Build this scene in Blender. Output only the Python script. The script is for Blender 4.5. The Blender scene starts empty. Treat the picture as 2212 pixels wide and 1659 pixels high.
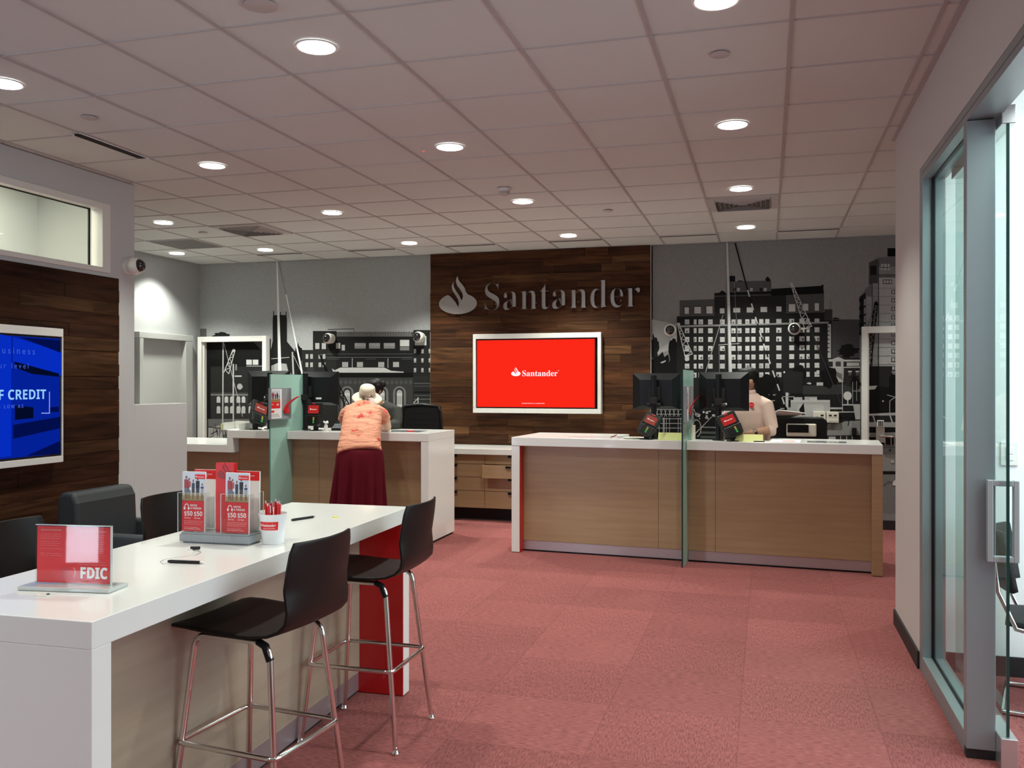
import bpy, bmesh, math, random
from mathutils import Vector, Matrix
from mathutils.noise import noise as pnoise
random.seed(7)
R = math.radians
SC = bpy.context.scene
COL = SC.collection
# ---------------------------------------------------------------- camera model (used to measure the room)
FPX, YAW, EYE, CEIL = 1916.0, 0.27955, 1.55, 3.13
SY, CY = math.sin(YAW), math.cos(YAW)
def ray(px, py):
    u = (px - 1106) / FPX; v = (829.5 - py) / FPX
    return Vector((u * CY - SY, u * SY + CY, v))
def onZ(px, py, z):
    r = ray(px, py); return Vector((0, 0, EYE)) + r * ((z - EYE) / r.z)
def onY(px, py, y):
    r = ray(px, py); return Vector((0, 0, EYE)) + r * (y / r.y)
def onX(px, py, x):
    r = ray(px, py); return Vector((0, 0, EYE)) + r * (x / r.x)
# ---------------------------------------------------------------- materials
MATS = {}
def lin(*c):
    return tuple(((v / 255) / 12.92 if v <= 10 else (((v / 255) + 0.055) / 1.055) ** 2.4) for v in c)
def newmat(name):
    m = bpy.data.materials.new(name); m.use_nodes = True
    nt = m.node_tree; nt.nodes.clear()
    out = nt.nodes.new('ShaderNodeOutputMaterial')
    MATS[name] = m
    return m, nt, out
def pbr(name, col, rough=0.5, metal=0.0, noise=0.0, nscale=20, bump=0.0, bscale=80, trans=0.0, coat=0.0, spec=None, emit=None, estr=0.0, alpha=1.0):
    m, nt, out = newmat(name)
    b = nt.nodes.new('ShaderNodeBsdfPrincipled')
    nt.links.new(b.outputs[0], out.inputs[0])
    I = b.inputs
    I['Base Color'].default_value = (*col, 1); I['Roughness'].default_value = rough; I['Metallic'].default_value = metal
    I['Transmission Weight'].default_value = trans; I['Coat Weight'].default_value = coat; I['Coat Roughness'].default_value = 0.05
    I['Alpha'].default_value = alpha
    if spec is not None: I['Specular IOR Level'].default_value = spec
    if emit:
        I['Emission Color'].default_value = (*emit, 1); I['Emission Strength'].default_value = estr
    tc = nt.nodes.new('ShaderNodeTexCoord')
    if noise:
        n = nt.nodes.new('ShaderNodeTexNoise'); n.inputs['Scale'].default_value = nscale; n.inputs['Detail'].default_value = 4
        nt.links.new(tc.outputs['Object'], n.inputs['Vector'])
        rp = nt.nodes.new('ShaderNodeMapRange'); rp.inputs['To Min'].default_value = 1 - noise; rp.inputs['To Max'].default_value = 1 + noise
        nt.links.new(n.outputs['Fac'], rp.inputs['Value'])
        mx = nt.nodes.new('ShaderNodeVectorMath'); mx.operation = 'SCALE'; mx.inputs[0].default_value = col
        nt.links.new(rp.outputs[0], mx.inputs['Scale']); nt.links.new(mx.outputs[0], I['Base Color'])
    if bump:
        n2 = nt.nodes.new('ShaderNodeTexNoise'); n2.inputs['Scale'].default_value = bscale; n2.inputs['Detail'].default_value = 3
        nt.links.new(tc.outputs['Object'], n2.inputs['Vector'])
        bp = nt.nodes.new('ShaderNodeBump'); bp.inputs['Strength'].default_value = bump; bp.inputs['Distance'].default_value = 0.004
        nt.links.new(n2.outputs['Fac'], bp.inputs['Height']); nt.links.new(bp.outputs[0], I['Normal'])
    return m
def emis(name, col, s):
    m, nt, out = newmat(name)
    e = nt.nodes.new('ShaderNodeEmission'); e.inputs[0].default_value = (*col, 1); e.inputs[1].default_value = s
    nt.links.new(e.outputs[0], out.inputs[0]); return m
def clearglass(name, tint, rough=0.0, ior=1.5):
    m, nt, out = newmat(name)
    t = nt.nodes.new('ShaderNodeBsdfTransparent'); t.inputs[0].default_value = (*tint, 1)
    g = nt.nodes.new('ShaderNodeBsdfGlossy'); g.inputs['Roughness'].default_value = rough
    f = nt.nodes.new('ShaderNodeFresnel'); f.inputs['IOR'].default_value = ior
    mx = nt.nodes.new('ShaderNodeMixShader')
    gm = nt.nodes.new('ShaderNodeNewGeometry'); iv = nt.nodes.new('ShaderNodeMath'); iv.operation = 'SUBTRACT'; iv.inputs[0].default_value = 1
    mu = nt.nodes.new('ShaderNodeMath'); mu.operation = 'MULTIPLY'
    nt.links.new(gm.outputs['Backfacing'], iv.inputs[1]); nt.links.new(iv.outputs[0], mu.inputs[0]); nt.links.new(f.outputs[0], mu.inputs[1])
    nt.links.new(mu.outputs[0], mx.inputs[0]); nt.links.new(t.outputs[0], mx.inputs[1]); nt.links.new(g.outputs[0], mx.inputs[2])
    nt.links.new(mx.outputs[0], out.inputs[0]); return m
def attrmat(name, rough, grain=None, grainamt=0.3, bump=0.0, spec=0.5, mott=0.0):
    """colour comes from the mesh's own colour attribute, times procedural grain"""
    m, nt, out = newmat(name)
    b = nt.nodes.new('ShaderNodeBsdfPrincipled'); nt.links.new(b.outputs[0], out.inputs[0])
    b.inputs['Roughness'].default_value = rough; b.inputs['Specular IOR Level'].default_value = spec
    a = nt.nodes.new('ShaderNodeAttribute'); a.attribute_name = 'Col'
    src = a.outputs['Color']
    if grain:
        tc = nt.nodes.new('ShaderNodeTexCoord'); mp = nt.nodes.new('ShaderNodeMapping'); mp.inputs['Scale'].default_value = grain
        ad = nt.nodes.new('ShaderNodeVectorMath'); ad.operation = 'ADD'
        sc2 = nt.nodes.new('ShaderNodeVectorMath'); sc2.operation = 'SCALE'; sc2.inputs['Scale'].default_value = 37.0
        nt.links.new(a.outputs['Color'], sc2.inputs[0])
        nt.links.new(tc.outputs['Object'], mp.inputs['Vector']); nt.links.new(mp.outputs[0], ad.inputs[0]); nt.links.new(sc2.outputs[0], ad.inputs[1])
        n = nt.nodes.new('ShaderNodeTexNoise'); n.inputs['Scale'].default_value = 1.0; n.inputs['Detail'].default_value = 6; n.inputs['Distortion'].default_value = 0.6
        nt.links.new(ad.outputs[0], n.inputs['Vector'])
        rp = nt.nodes.new('ShaderNodeMapRange'); rp.inputs['From Min'].default_value = 0.3; rp.inputs['From Max'].default_value = 0.7
        rp.inputs['To Min'].default_value = 1 - grainamt; rp.inputs['To Max'].default_value = 1 + grainamt
        nt.links.new(n.outputs['Fac'], rp.inputs['Value'])
        mx = nt.nodes.new('ShaderNodeVectorMath'); mx.operation = 'SCALE'
        nt.links.new(src, mx.inputs[0]); nt.links.new(rp.outputs[0], mx.inputs['Scale']); src = mx.outputs[0]
        if bump:
            bp = nt.nodes.new('ShaderNodeBump'); bp.inputs['Strength'].default_value = bump; bp.inputs['Distance'].default_value = 0.003
            nt.links.new(n.outputs['Fac'], bp.inputs['Height']); nt.links.new(bp.outputs[0], b.inputs['Normal'])
    nt.links.new(src, b.inputs['Base Color'])
    return m
def woodmat(name, c1, c2, scale, rough=0.35, coat=0.0):
    m, nt, out = newmat(name)
    b = nt.nodes.new('ShaderNodeBsdfPrincipled'); nt.links.new(b.outputs[0], out.inputs[0])
    b.inputs['Roughness'].default_value = rough; b.inputs['Coat Weight'].default_value = coat; b.inputs['Coat Roughness'].default_value = 0.08
    tc = nt.nodes.new('ShaderNodeTexCoord'); mp = nt.nodes.new('ShaderNodeMapping'); mp.inputs['Scale'].default_value = scale
    nt.links.new(tc.outputs['Object'], mp.inputs['Vector'])
    n = nt.nodes.new('ShaderNodeTexNoise'); n.inputs['Scale'].default_value = 1; n.inputs['Detail'].default_value = 5
    nt.links.new(mp.outputs[0], n.inputs['Vector'])
    r = nt.nodes.new('ShaderNodeValToRGB'); r.color_ramp.elements[0].position = .3; r.color_ramp.elements[1].position = .7
    r.color_ramp.elements[0].color = (*c1, 1); r.color_ramp.elements[1].color = (*c2, 1)
    nt.links.new(n.outputs['Fac'], r.inputs[0]); nt.links.new(r.outputs[0], b.inputs['Base Color'])
    return m

WHITE = pbr('white_laminate', (.80, .80, .77), .22, coat=.3)
MAPLE = woodmat('maple_veneer', (.34, .205, .108), (.40, .255, .142), (2.2, 2.2, 34), .33, .2)
MAPLEH = woodmat('maple_veneer_level', (.35, .218, .116), (.405, .268, .15), (2, 2, 30), .35, .1)
MAPLET = woodmat('maple_veneer_daylit', (.33, .26, .19), (.38, .30, .225), (2, 2, 30), .33, .15)  # maple greyed so its colour carries the cool daylight on the table core
HANDLE = pbr('grey_handle_metal', (.36, .38, .38), .4, .3)
ALU = pbr('brushed_aluminium', (.50, .45, .47), .38, .75, noise=.06, nscale=90)
FRAME = pbr('grey_anodised_frame', (.27, .31, .32), .40, .45)
SILVER = pbr('satin_silver', (.62, .62, .62), .3, .85)
LETTER = pbr('polished_letter_metal', (.44, .42, .40), .30, .55)
CHROME = pbr('chrome', (.78, .74, .72), .09, 1.0)
BLACK = pbr('black_plastic', (.0055, .006, .007), .42, spec=.3)
BLACKM = pbr('black_matt', (.010, .010, .011), .75)
RUBBER = pbr('black_base_rubber', (.012, .010, .010), .6)
VENEER = woodmat('black_stained_veneer', (.006, .004, .0035), (.011, .007, .006), (30, 3, 3), .42); VENEER.node_tree.nodes['Principled BSDF'].inputs['Specular IOR Level'].default_value = .3
LEATHER = pbr('slate_leather', (.028, .034, .036), .55, bump=.3, bscale=160)
RED = pbr('red_lacquer', (.50, .008, .010), .22, coat=.3)
REDP = pbr('red_print', (.72, .012, .016), .5)
REDPL = pbr('red_plastic', (.62, .006, .008), .4)
PAINTW = pbr('off_white_paint', (.55, .52, .495), .6, bump=.05, bscale=300)
PAINTG = pbr('grey_paint', (.34, .345, .345), .6, bump=.05, bscale=300)
PAINTGL = pbr('light_grey_paint', (.55, .56, .56), .6, bump=.05, bscale=300)
OFFICEW = pbr('office_white_paint', (.80, .81, .80), .6, bump=.03, bscale=300)
TRIMW = pbr('white_gloss_trim', (.74, .74, .70), .35)
DOORG = pbr('grey_door_paint', (.40, .405, .39), .45)
IVORY = pbr('ivory_plastic', (.72, .70, .60), .4)
PAPER = pbr('white_paper', (.85, .85, .83), .7)
INK = pbr('white_ink', (.90, .88, .86), .6)
GREYINK = pbr('grey_ink', (.30, .30, .30), .6)
YELLOW = pbr('yellow_paper', (.78, .80, .33), .7)
ACRY = pbr('clear_acrylic', (.93, .97, .96), .04, trans=.92)
ACRYC = clearglass('thin_clear_acrylic', (.95, .97, .97), .02)
ACRYG = pbr('grey_acrylic', (.30, .33, .35), .12, coat=.5)
ACRYB = pbr('frosted_acrylic_base', (.52, .555, .535), .12, coat=.4)
GLASS = clearglass('clear_glass', (.88, .955, .935), 0.0, 1.52); GLASSC = clearglass('window_pane_glass', (.97, .98, .96), 0.0, 1.4)
GLEDGE = pbr('glass_edge_green', (.01, .045, .038), .15)
FROST = pbr('frosted_teal_glass', (.42, .70, .61), .22, trans=.15)
LENS = emis('downlight_lens', (1, .97, .92), 9.0)
LTRIM = pbr('downlight_trim', (.72, .70, .68), .4)
DOME = pbr('camera_smoked_dome', (.006, .006, .007), .04, coat=1)
CAMW = pbr('camera_white_shell', (.75, .74, .68), .35)
VENT = pbr('vent_grey', (.46, .45, .43), .5)
VENTD = pbr('vent_dark', (.11, .11, .105), .8)
DARK = pbr('slot_dark', (.008, .007, .007), .9)
SKIN1 = pbr('skin_light', (.62, .40, .30), .5)
SKIN2 = pbr('skin_tan', (.40, .21, .13), .5)
SKIN3 = pbr('skin_warm', (.45, .24, .15), .5)
HAIRD = pbr('dark_hair', (.006, .005, .0045), .6, bump=.5, bscale=200, spec=.2)
HAIRG = pbr('grey_hair', (.25, .23, .21), .5, bump=.4, bscale=150)
EYEW = pbr('eye_white', (.7, .7, .68), .3)
SKIRT = pbr('burgundy_jersey', (.095, .004, .011), .85, bump=.15, bscale=120, spec=.12)
STRAW = pbr('cream_straw', (.80, .75, .58), .75, bump=.5, bscale=260)
RIBBON = pbr('pale_pink_chiffon', (.70, .52, .48), .8)
LEAFG = pbr('dried_flower_olive', (.10, .09, .05), .8)
SHIRT = pbr('beige_pink_cotton', (.62, .45, .38), .8, bump=.25, bscale=60)
DARKTOP = pbr('charcoal_knit', (.022, .024, .020), .85, bump=.2, bscale=90)
TROUS = pbr('black_trousers', (.012, .012, .014), .8)
MESHB = pbr('black_chair_mesh', (.006, .006, .007), .7)
DISKW = pbr('sprinkler_cover', (.50, .46, .44), .5)
STEEL = pbr('steel_knob', (.55, .53, .50), .25, .9)
SCRR = emis('red_screen', lin(252, 40, 24), 1.0)
SCRW = emis('screen_white', (1, .93, .97), 1.0)
SCRB = emis('blue_screen', lin(4, 32, 150), 1.0)
SCRB2 = emis('blue_screen_bright', lin(6, 44, 190), 1.0)
SCRB3 = emis('blue_screen_dark', lin(2, 14, 75), 1.0)
SCRB4 = emis('blue_screen_shadow', lin(3, 10, 40), 1.0)
SCRT = emis('blue_screen_text', lin(150, 205, 255), 1.0)
SCRT2 = emis('blue_screen_faint_text', lin(62, 96, 205), 1.0)
SCRT3 = emis('blue_screen_line', lin(150, 165, 235), 1.0)
TERMS = emis('terminal_red_screen', lin(190, 50, 46), .8)
TERMD = emis('terminal_dim_screen', lin(165, 78, 66), .8)
GRNK = emis('green_key', (.1, .8, .15), .6)
YELK = emis('yellow_key', (.8, .7, .08), .6)
MURAL = attrmat('printed_mural', .6, (60, 60, 60), .08, spec=.12)
PLANK = attrmat('reclaimed_plank', .6, (2.6, 2.6, 30), .55, bump=.35, spec=.12)
PHOTO = attrmat('printed_photo', .45, spec=.4)

def blouse_mat():
    m, nt, out = newmat('peach_floral_cotton')
    b = nt.nodes.new('ShaderNodeBsdfPrincipled'); nt.links.new(b.outputs[0], out.inputs[0]); b.inputs['Roughness'].default_value = .8
    tc = nt.nodes.new('ShaderNodeTexCoord')
    v = nt.nodes.new('ShaderNodeTexVoronoi'); v.inputs['Scale'].default_value = 7.6
    nz = nt.nodes.new('ShaderNodeTexNoise'); nz.inputs['Scale'].default_value = 26
    av = nt.nodes.new('ShaderNodeMixRGB'); av.inputs[0].default_value = .09
    nt.links.new(tc.outputs['Object'], av.inputs[1]); nt.links.new(nz.outputs['Color'], av.inputs[2]); nt.links.new(tc.outputs['Object'], nz.inputs['Vector'])
    nt.links.new(av.outputs[0], v.inputs['Vector'])
    r = nt.nodes.new('ShaderNodeValToRGB'); e = r.color_ramp.elements
    e[0].position = .16; e[0].color = (.62, .05, .045, 1); e[1].position = .25; e[1].color = (.72, .29, .18, 1)
    x = r.color_ramp.elements.new(.30); x.color = (.58, .24, .14, 1)
    x = r.color_ramp.elements.new(.36); x.color = (.74, .325, .205, 1)
    nt.links.new(v.outputs['Distance'], r.inputs[0]); nt.links.new(r.outputs[0], b.inputs['Base Color'])
    mp = nt.nodes.new('ShaderNodeMapping'); mp.inputs['Scale'].default_value = (5, 10, 26)
    n2 = nt.nodes.new('ShaderNodeTexNoise'); n2.inputs['Scale'].default_value = 1; n2.inputs['Detail'].default_value = 2
    nt.links.new(tc.outputs['Object'], mp.inputs['Vector']); nt.links.new(mp.outputs[0], n2.inputs['Vector'])
    bp = nt.nodes.new('ShaderNodeBump'); bp.inputs['Strength'].default_value = .42; bp.inputs['Distance'].default_value = .05
    nt.links.new(n2.outputs['Fac'], bp.inputs['Height']); nt.links.new(bp.outputs[0], b.inputs['Normal'])
    return m
BLOUSE = blouse_mat()

def carpet_mat():
    m, nt, out = newmat('red_carpet_tiles')
    L = nt.links.new; N = nt.nodes.new
    b = N('ShaderNodeBsdfPrincipled'); L(b.outputs[0], out.inputs[0]); b.inputs['Roughness'].default_value = .95; b.inputs['Specular IOR Level'].default_value = .1
    tc = N('ShaderNodeTexCoord')
    of = N('ShaderNodeMapping'); of.inputs['Location'].default_value = (.12, .02, .3); L(tc.outputs['Object'], of.inputs['Vector'])
    ck = N('ShaderNodeTexChecker'); ck.inputs['Scale'].default_value = 1 / .61
    ck.inputs['Color1'].default_value = (0, 0, 0, 1); ck.inputs['Color2'].default_value = (1, 1, 1, 1); L(of.outputs[0], ck.inputs['Vector'])
    res = []
    for s in ((26, 150, 1), (150, 26, 1)):
        mp = N('ShaderNodeMapping'); mp.inputs['Scale'].default_value = s; L(tc.outputs['Object'], mp.inputs['Vector'])
        n = N('ShaderNodeTexNoise'); n.inputs['Scale'].default_value = 1; n.inputs['Detail'].default_value = 3; n.inputs['Roughness'].default_value = .6
        L(mp.outputs[0], n.inputs['Vector']); res.append(n.outputs['Fac'])
    mx = N('ShaderNodeMix'); mx.data_type = 'FLOAT'; L(ck.outputs['Fac'], mx.inputs[0]); L(res[0], mx.inputs[2]); L(res[1], mx.inputs[3])
    rp = N('ShaderNodeValToRGB'); rp.color_ramp.elements[0].position = .28; rp.color_ramp.elements[1].position = .72
    rp.color_ramp.elements[0].color = (.150, .046, .048, 1); rp.color_ramp.elements[1].color = (.345, .118, .108, 1)
    L(mx.outputs[0], rp.inputs[0])
    # tile-to-tile tone
    sn = N('ShaderNodeVectorMath'); sn.operation = 'SNAP'; sn.inputs[1].default_value = (.61, .61, 10); L(of.outputs[0], sn.inputs[0])
    wn = N('ShaderNodeTexWhiteNoise'); L(sn.outputs[0], wn.inputs['Vector'])
    mr = N('ShaderNodeMapRange'); mr.inputs['To Min'].default_value = .90; mr.inputs['To Max'].default_value = 1.10; L(wn.outputs['Value'], mr.inputs['Value'])
    # worn patches
    pn = N('ShaderNodeTexNoise'); pn.inputs['Scale'].default_value = 1.6; pn.inputs['Detail'].default_value = 4; L(tc.outputs['Object'], pn.inputs['Vector'])
    m2 = N('ShaderNodeMapRange'); m2.inputs['To Min'].default_value = .84; m2.inputs['To Max'].default_value = 1.14; L(pn.outputs['Fac'], m2.inputs['Value'])
    mu = N('ShaderNodeMath'); mu.operation = 'MULTIPLY'; L(mr.outputs[0], mu.inputs[0]); L(m2.outputs[0], mu.inputs[1])
    # seams between the tiles
    sp = N('ShaderNodeSeparateXYZ'); L(of.outputs[0], sp.inputs[0])
    seam = None
    for ax in (0, 1):
        w = N('ShaderNodeMath'); w.operation = 'PINGPONG'; w.inputs[1].default_value = .305; L(sp.outputs[ax], w.inputs[0])
        c = N('ShaderNodeMath'); c.operation = 'GREATER_THAN'; c.inputs[1].default_value = .0022; L(w.outputs[0], c.inputs[0])
        if seam is None: seam = c.outputs[0]
        else:
            q = N('ShaderNodeMath'); q.operation = 'MULTIPLY'; L(seam, q.inputs[0]); L(c.outputs[0], q.inputs[1]); seam = q.outputs[0]
    sm = N('ShaderNodeMapRange'); sm.inputs['To Min'].default_value = .78; sm.inputs['To Max'].default_value = 1; L(seam, sm.inputs['Value'])
    mu2 = N('ShaderNodeMath'); mu2.operation = 'MULTIPLY'; L(mu.outputs[0], mu2.inputs[0]); L(sm.outputs[0], mu2.inputs[1])
    sc = N('ShaderNodeVectorMath'); sc.operation = 'SCALE'; L(rp.outputs[0], sc.inputs[0]); L(mu2.outputs[0], sc.inputs['Scale']); L(sc.outputs[0], b.inputs['Base Color'])
    bp = N('ShaderNodeBump'); bp.inputs['Strength'].default_value = .6; bp.inputs['Distance'].default_value = .004; L(mx.outputs[0], bp.inputs['Height']); L(bp.outputs[0], b.inputs['Normal'])
    return m
CARPET = carpet_mat()
TBAR2 = pbr('ceiling_grid_cross_bar', (.50, .49, .475), .7)  # cross bars: tile-edge shading in the grey too, kept paler
TILE = pbr('ceiling_tile', (.63, .645, .62), .9, noise=.05, nscale=220, bump=.25, bscale=400)
TBAR = pbr('ceiling_grid_bar', (.43, .40, .39), .6)  # bar grey darkened to stand for shading along the tile edges

# ---------------------------------------------------------------- mesh building
ROOTM = {}
def rootm(o): return ROOTM.get(o.name, Matrix()) if o else Matrix()
_TXT = {}
SERIF = {c: chr((0x1D400 if c.isupper() else 0x1D41A) + ord(c) - (65 if c.isupper() else 97)) for c in 'ABCDEFGHIJKLMNOPQRSTUVWXYZabcdefghijklmnopqrstuvwxyz'}
SANSB = {c: chr((0x1D5D4 if c.isupper() else 0x1D5EE) + ord(c) - (65 if c.isupper() else 97)) for c in SERIF}
SANSB.update({c: chr(0x1D7EC + ord(c) - 48) for c in '0123456789'})
def styled(s, style):
    t = SERIF if style == 'serif' else SANSB if style == 'bold' else {}
    return ''.join(t.get(c, c) for c in s)
def text_geo(body, style='', off=0.0, res=4, spacing=1.0):
    key = (body, style, off, res, spacing)
    if key in _TXT: return _TXT[key]
    c = bpy.data.curves.new('t', 'FONT'); c.body = styled(body, style); c.offset = off; c.resolution_u = res; c.fill_mode = 'FRONT'
    c.space_character = spacing
    o = bpy.data.objects.new('t', c); COL.objects.link(o)
    bpy.context.view_layer.update()
    me = bpy.data.meshes.new_from_object(o.evaluated_get(bpy.context.evaluated_depsgraph_get()))
    v = [(p.co.x, p.co.y) for p in me.vertices]; f = [tuple(p.vertices) for p in me.polygons]
    bpy.data.objects.remove(o); bpy.data.curves.remove(c); bpy.data.meshes.remove(me)
    x0 = min(a for a, _ in v); x1 = max(a for a, _ in v); y0 = min(b for _, b in v); y1 = max(b for _, b in v)
    _TXT[key] = ([((a - x0) / (x1 - x0), (b - y0) / (y1 - y0)) for a, b in v], f, (x1 - x0) / (y1 - y0))
    return _TXT[key]

class MB:
    def __init__(self, world=False):
        self.v = []; self.f = []; self.m = []; self.c = []; self.M = Matrix(); self.world = world
    def add(self, vs, fs, m=0, col=None):
        n = len(self.v); M = self.M
        self.v += [M @ Vector(p) for p in vs]
        for f in fs:
            self.f.append([i + n for i in f]); self.m.append(m); self.c.append(col or (.5, .5, .5))
        return self
    def box(self, x0, x1, y0, y1, z0, z1, m=0, col=None):
        if x0 > x1: x0, x1 = x1, x0
        if y0 > y1: y0, y1 = y1, y0
        if z0 > z1: z0, z1 = z1, z0
        vs = [(x0, y0, z0), (x1, y0, z0), (x1, y1, z0), (x0, y1, z0), (x0, y0, z1), (x1, y0, z1), (x1, y1, z1), (x0, y1, z1)]
        return self.add(vs, [(0, 3, 2, 1), (4, 5, 6, 7), (0, 1, 5, 4), (1, 2, 6, 5), (2, 3, 7, 6), (3, 0, 4, 7)], m, col)
    def poly(self, pts, m=0, col=None): return self.add(pts, [tuple(range(len(pts)))], m, col)
    def prism(self, pts, d, m=0, col=None):
        """pts: 3-D planar outline, d: extrusion vector"""
        n = len(pts); d = Vector(d)
        vs = [Vector(p) for p in pts] + [Vector(p) + d for p in pts]
        fs = [tuple(reversed(range(n))), tuple(range(n, 2 * n))] + [(i, (i + 1) % n, n + (i + 1) % n, n + i) for i in range(n)]
        return self.add(vs, fs, m, col)
    def loft(self, secs, right=None, n=16, m=0, cap=True, pw=2.0, col=None, close=False):
        """secs: (centre, rx, ry) along a path; right fixes the section's first axis"""
        P = [Vector(s[0]) for s in secs]; vs = []; fs = []; u = None
        for i, s in enumerate(secs):
            if close: t = P[(i + 1) % len(P)] - P[i - 1]
            else: t = P[min(i + 1, len(P) - 1)] - P[max(i - 1, 0)]
            if t.length < 1e-9: t = Vector((0, 0, 1))
            t.normalize()
            ref = Vector(right) if right else (u if u is not None else (Vector((1, 0, 0)) if abs(t.x) < .9 else Vector((0, 1, 0))))
            u = ref - t * ref.dot(t); u.normalize(); w = t.cross(u)
            for k in range(n):
                a = 2 * math.pi * k / n; ca, sa = math.cos(a), math.sin(a)
                if pw != 2.0:
                    ca = math.copysign(abs(ca) ** (2 / pw), ca); sa = math.copysign(abs(sa) ** (2 / pw), sa)
                vs.append(P[i] + u * (s[1] * ca) + w * (s[2] * sa))
        q = len(secs)
        for i in range(q if close else q - 1):
            j = (i + 1) % q
            for k in range(n):
                fs.append((i * n + k, i * n + (k + 1) % n, j * n + (k + 1) % n, j * n + k))
        if cap and not close:
            fs.append(tuple(reversed(range(n)))); fs.append(tuple(range((q - 1) * n, q * n)))
        return self.add(vs, fs, m, col)
    def tube(self, pts, r, n=10, m=0, cap=True, close=False):
        rr = r if isinstance(r, (list, tuple)) else [r] * len(pts)
        return self.loft([(p, a, a) for p, a in zip(pts, rr)], n=n, m=m, cap=cap, close=close)
    def lathe(self, prof, n=24, m=0, c=(0, 0, 0), cap=True):
        """prof: (r, z) from bottom to top"""
        vs = []; fs = []
        for r, z in prof:
            for k in range(n):
                a = 2 * math.pi * k / n; vs.append((c[0] + r * math.cos(a), c[1] + r * math.sin(a), c[2] + z))
        q = len(prof)
        for i in range(q - 1):
            for k in range(n): fs.append((i * n + k, i * n + (k + 1) % n, (i + 1) * n + (k + 1) % n, (i + 1) * n + k))
        if cap: fs.append(tuple(reversed(range(n)))); fs.append(tuple(range((q - 1) * n, q * n)))
        return self.add(vs, fs, m)
    def ball(self, c, rx, ry=None, rz=None, n=16, m=0, col=None):
        ry = ry or rx; rz = rz or rx; h = n // 2; c = Vector(c)
        vs = [c + Vector((0, 0, -rz))]; fs = []
        for i in range(1, h):
            t = math.pi * i / h - math.pi / 2
            for k in range(n):
                a = 2 * math.pi * k / n; vs.append(c + Vector((rx * math.cos(t) * math.cos(a), ry * math.cos(t) * math.sin(a), rz * math.sin(t))))
        vs.append(c + Vector((0, 0, rz))); T = len(vs) - 1
        for k in range(n):
            fs.append((0, 1 + (k + 1) % n, 1 + k)); fs.append((T, 1 + (h - 2) * n + k, 1 + (h - 2) * n + (k + 1) % n))
        for i in range(h - 2):
            for k in range(n):
                a = 1 + i * n + k; b = 1 + i * n + (k + 1) % n; fs.append((a, b, b + n, a + n))
        return self.add(vs, fs, m, col)
    def text(self, body, o, right, up, w=None, h=None, style='', m=0, off=0.0, ext=0.0, col=None, res=4, spacing=1.0):
        """flat lettering with its lower-left corner at o; right / up are unit vectors"""
        g, f, asp = text_geo(body, style, off, res, spacing)
        if w is None: w = h * asp
        if h is None: h = w / asp
        o = Vector(o); right = Vector(right); up = Vector(up)
        vs = [o + right * (a * w) + up * (b * h) for a, b in g]
        if not ext: return self.add(vs, f, m, col)
        nrm = right.cross(up); n = len(vs)
        ed = {}
        for q in f:
            for i in range(len(q)):
                a, b = q[i], q[(i + 1) % len(q)]; ed[(a, b)] = ed.get((a, b), 0) + 1
        fs = [tuple(i + n for i in q) for q in f]
        fs += [(a, b, b + n, a + n) for (a, b) in ed if (b, a) not in ed]
        return self.add(vs + [p + nrm * ext for p in vs], fs, m, col)
    def build(self, name, mats, parent=None, origin=None, bevel=0.0, smooth=None, mods=(), seg=2):
        mats = mats if isinstance(mats, (list, tuple)) else [mats]
        me = bpy.data.meshes.new(name)
        vs = self.v
        if self.world and parent is not None:
            inv = rootm(parent).inverted(); vs = [inv @ p for p in vs]
        if origin is not None and parent is None:
            o = Vector(origin); vs = [p - o for p in vs]
        me.from_pydata([tuple(p) for p in vs], [], self.f)
        for m in mats: me.materials.append(m)
        me.polygons.foreach_set('material_index', self.m)
        if any(m in (MURAL, PLANK, PHOTO) for m in mats):
            at = me.color_attributes.new('Col', 'FLOAT_COLOR', 'CORNER'); k = 0; buf = [1.0] * (4 * len(me.loops))
            for p, c in zip(me.polygons, self.c):
                for li in p.loop_indices: buf[4 * li:4 * li + 3] = c
            at.data.foreach_set('color', buf)
        if smooth:
            me.polygons.foreach_set('use_smooth', [True] * len(me.polygons)); me.set_sharp_from_angle(angle=R(smooth))
        me.validate(); me.update()
        ob = bpy.data.objects.new(name, me); COL.objects.link(ob)
        if parent is not None:
            ob.parent = parent; ROOTM[ob.name] = rootm(parent).copy()
        elif origin is not None:
            ob.location = origin; ROOTM[ob.name] = Matrix.Translation(origin)
        if bevel:
            b = ob.modifiers.new('bevel', 'BEVEL'); b.width = bevel; b.segments = seg; b.limit_method = 'ANGLE'; b.angle_limit = R(50)
        for k, kw in mods:
            md = ob.modifiers.new(k.lower(), k)
            for a, val in kw.items(): setattr(md, a, val)
        return ob
def tag(o, label=None, cat=None, group=None, kind=None):
    if label: o['label'] = label
    if cat: o['category'] = cat
    if group: o['group'] = group
    if kind: o['kind'] = kind
    return o
def thing(name, label, cat, loc=(0, 0, 0), rz=0.0, group=None):
    o = bpy.data.objects.new(name, None); COL.objects.link(o); o.empty_display_size = .1
    o.location = loc; o.rotation_euler = (0, 0, rz)
    ROOTM[o.name] = Matrix.Translation(loc) @ Matrix.Rotation(rz, 4, 'Z')
    return tag(o, label, cat, group)
def copy_tree(o, parent=None):
    c = o.copy(); COL.objects.link(c); c.parent = parent
    for ch in list(o.children): copy_tree(ch, c)
    return c
def dup(o, loc, rz=None, label=None, group=None):
    c = copy_tree(o); c.location = loc
    if rz is not None: c.rotation_euler = (0, 0, rz)
    if label: c['label'] = label
    if group: c['group'] = group
    return c
def struct(name, mb, mats, parent=None, label=None, **kw):
    o = mb.build(name, mats, parent, **kw)
    if parent is None: tag(o, label, None, None, 'structure')
    return o
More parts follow.
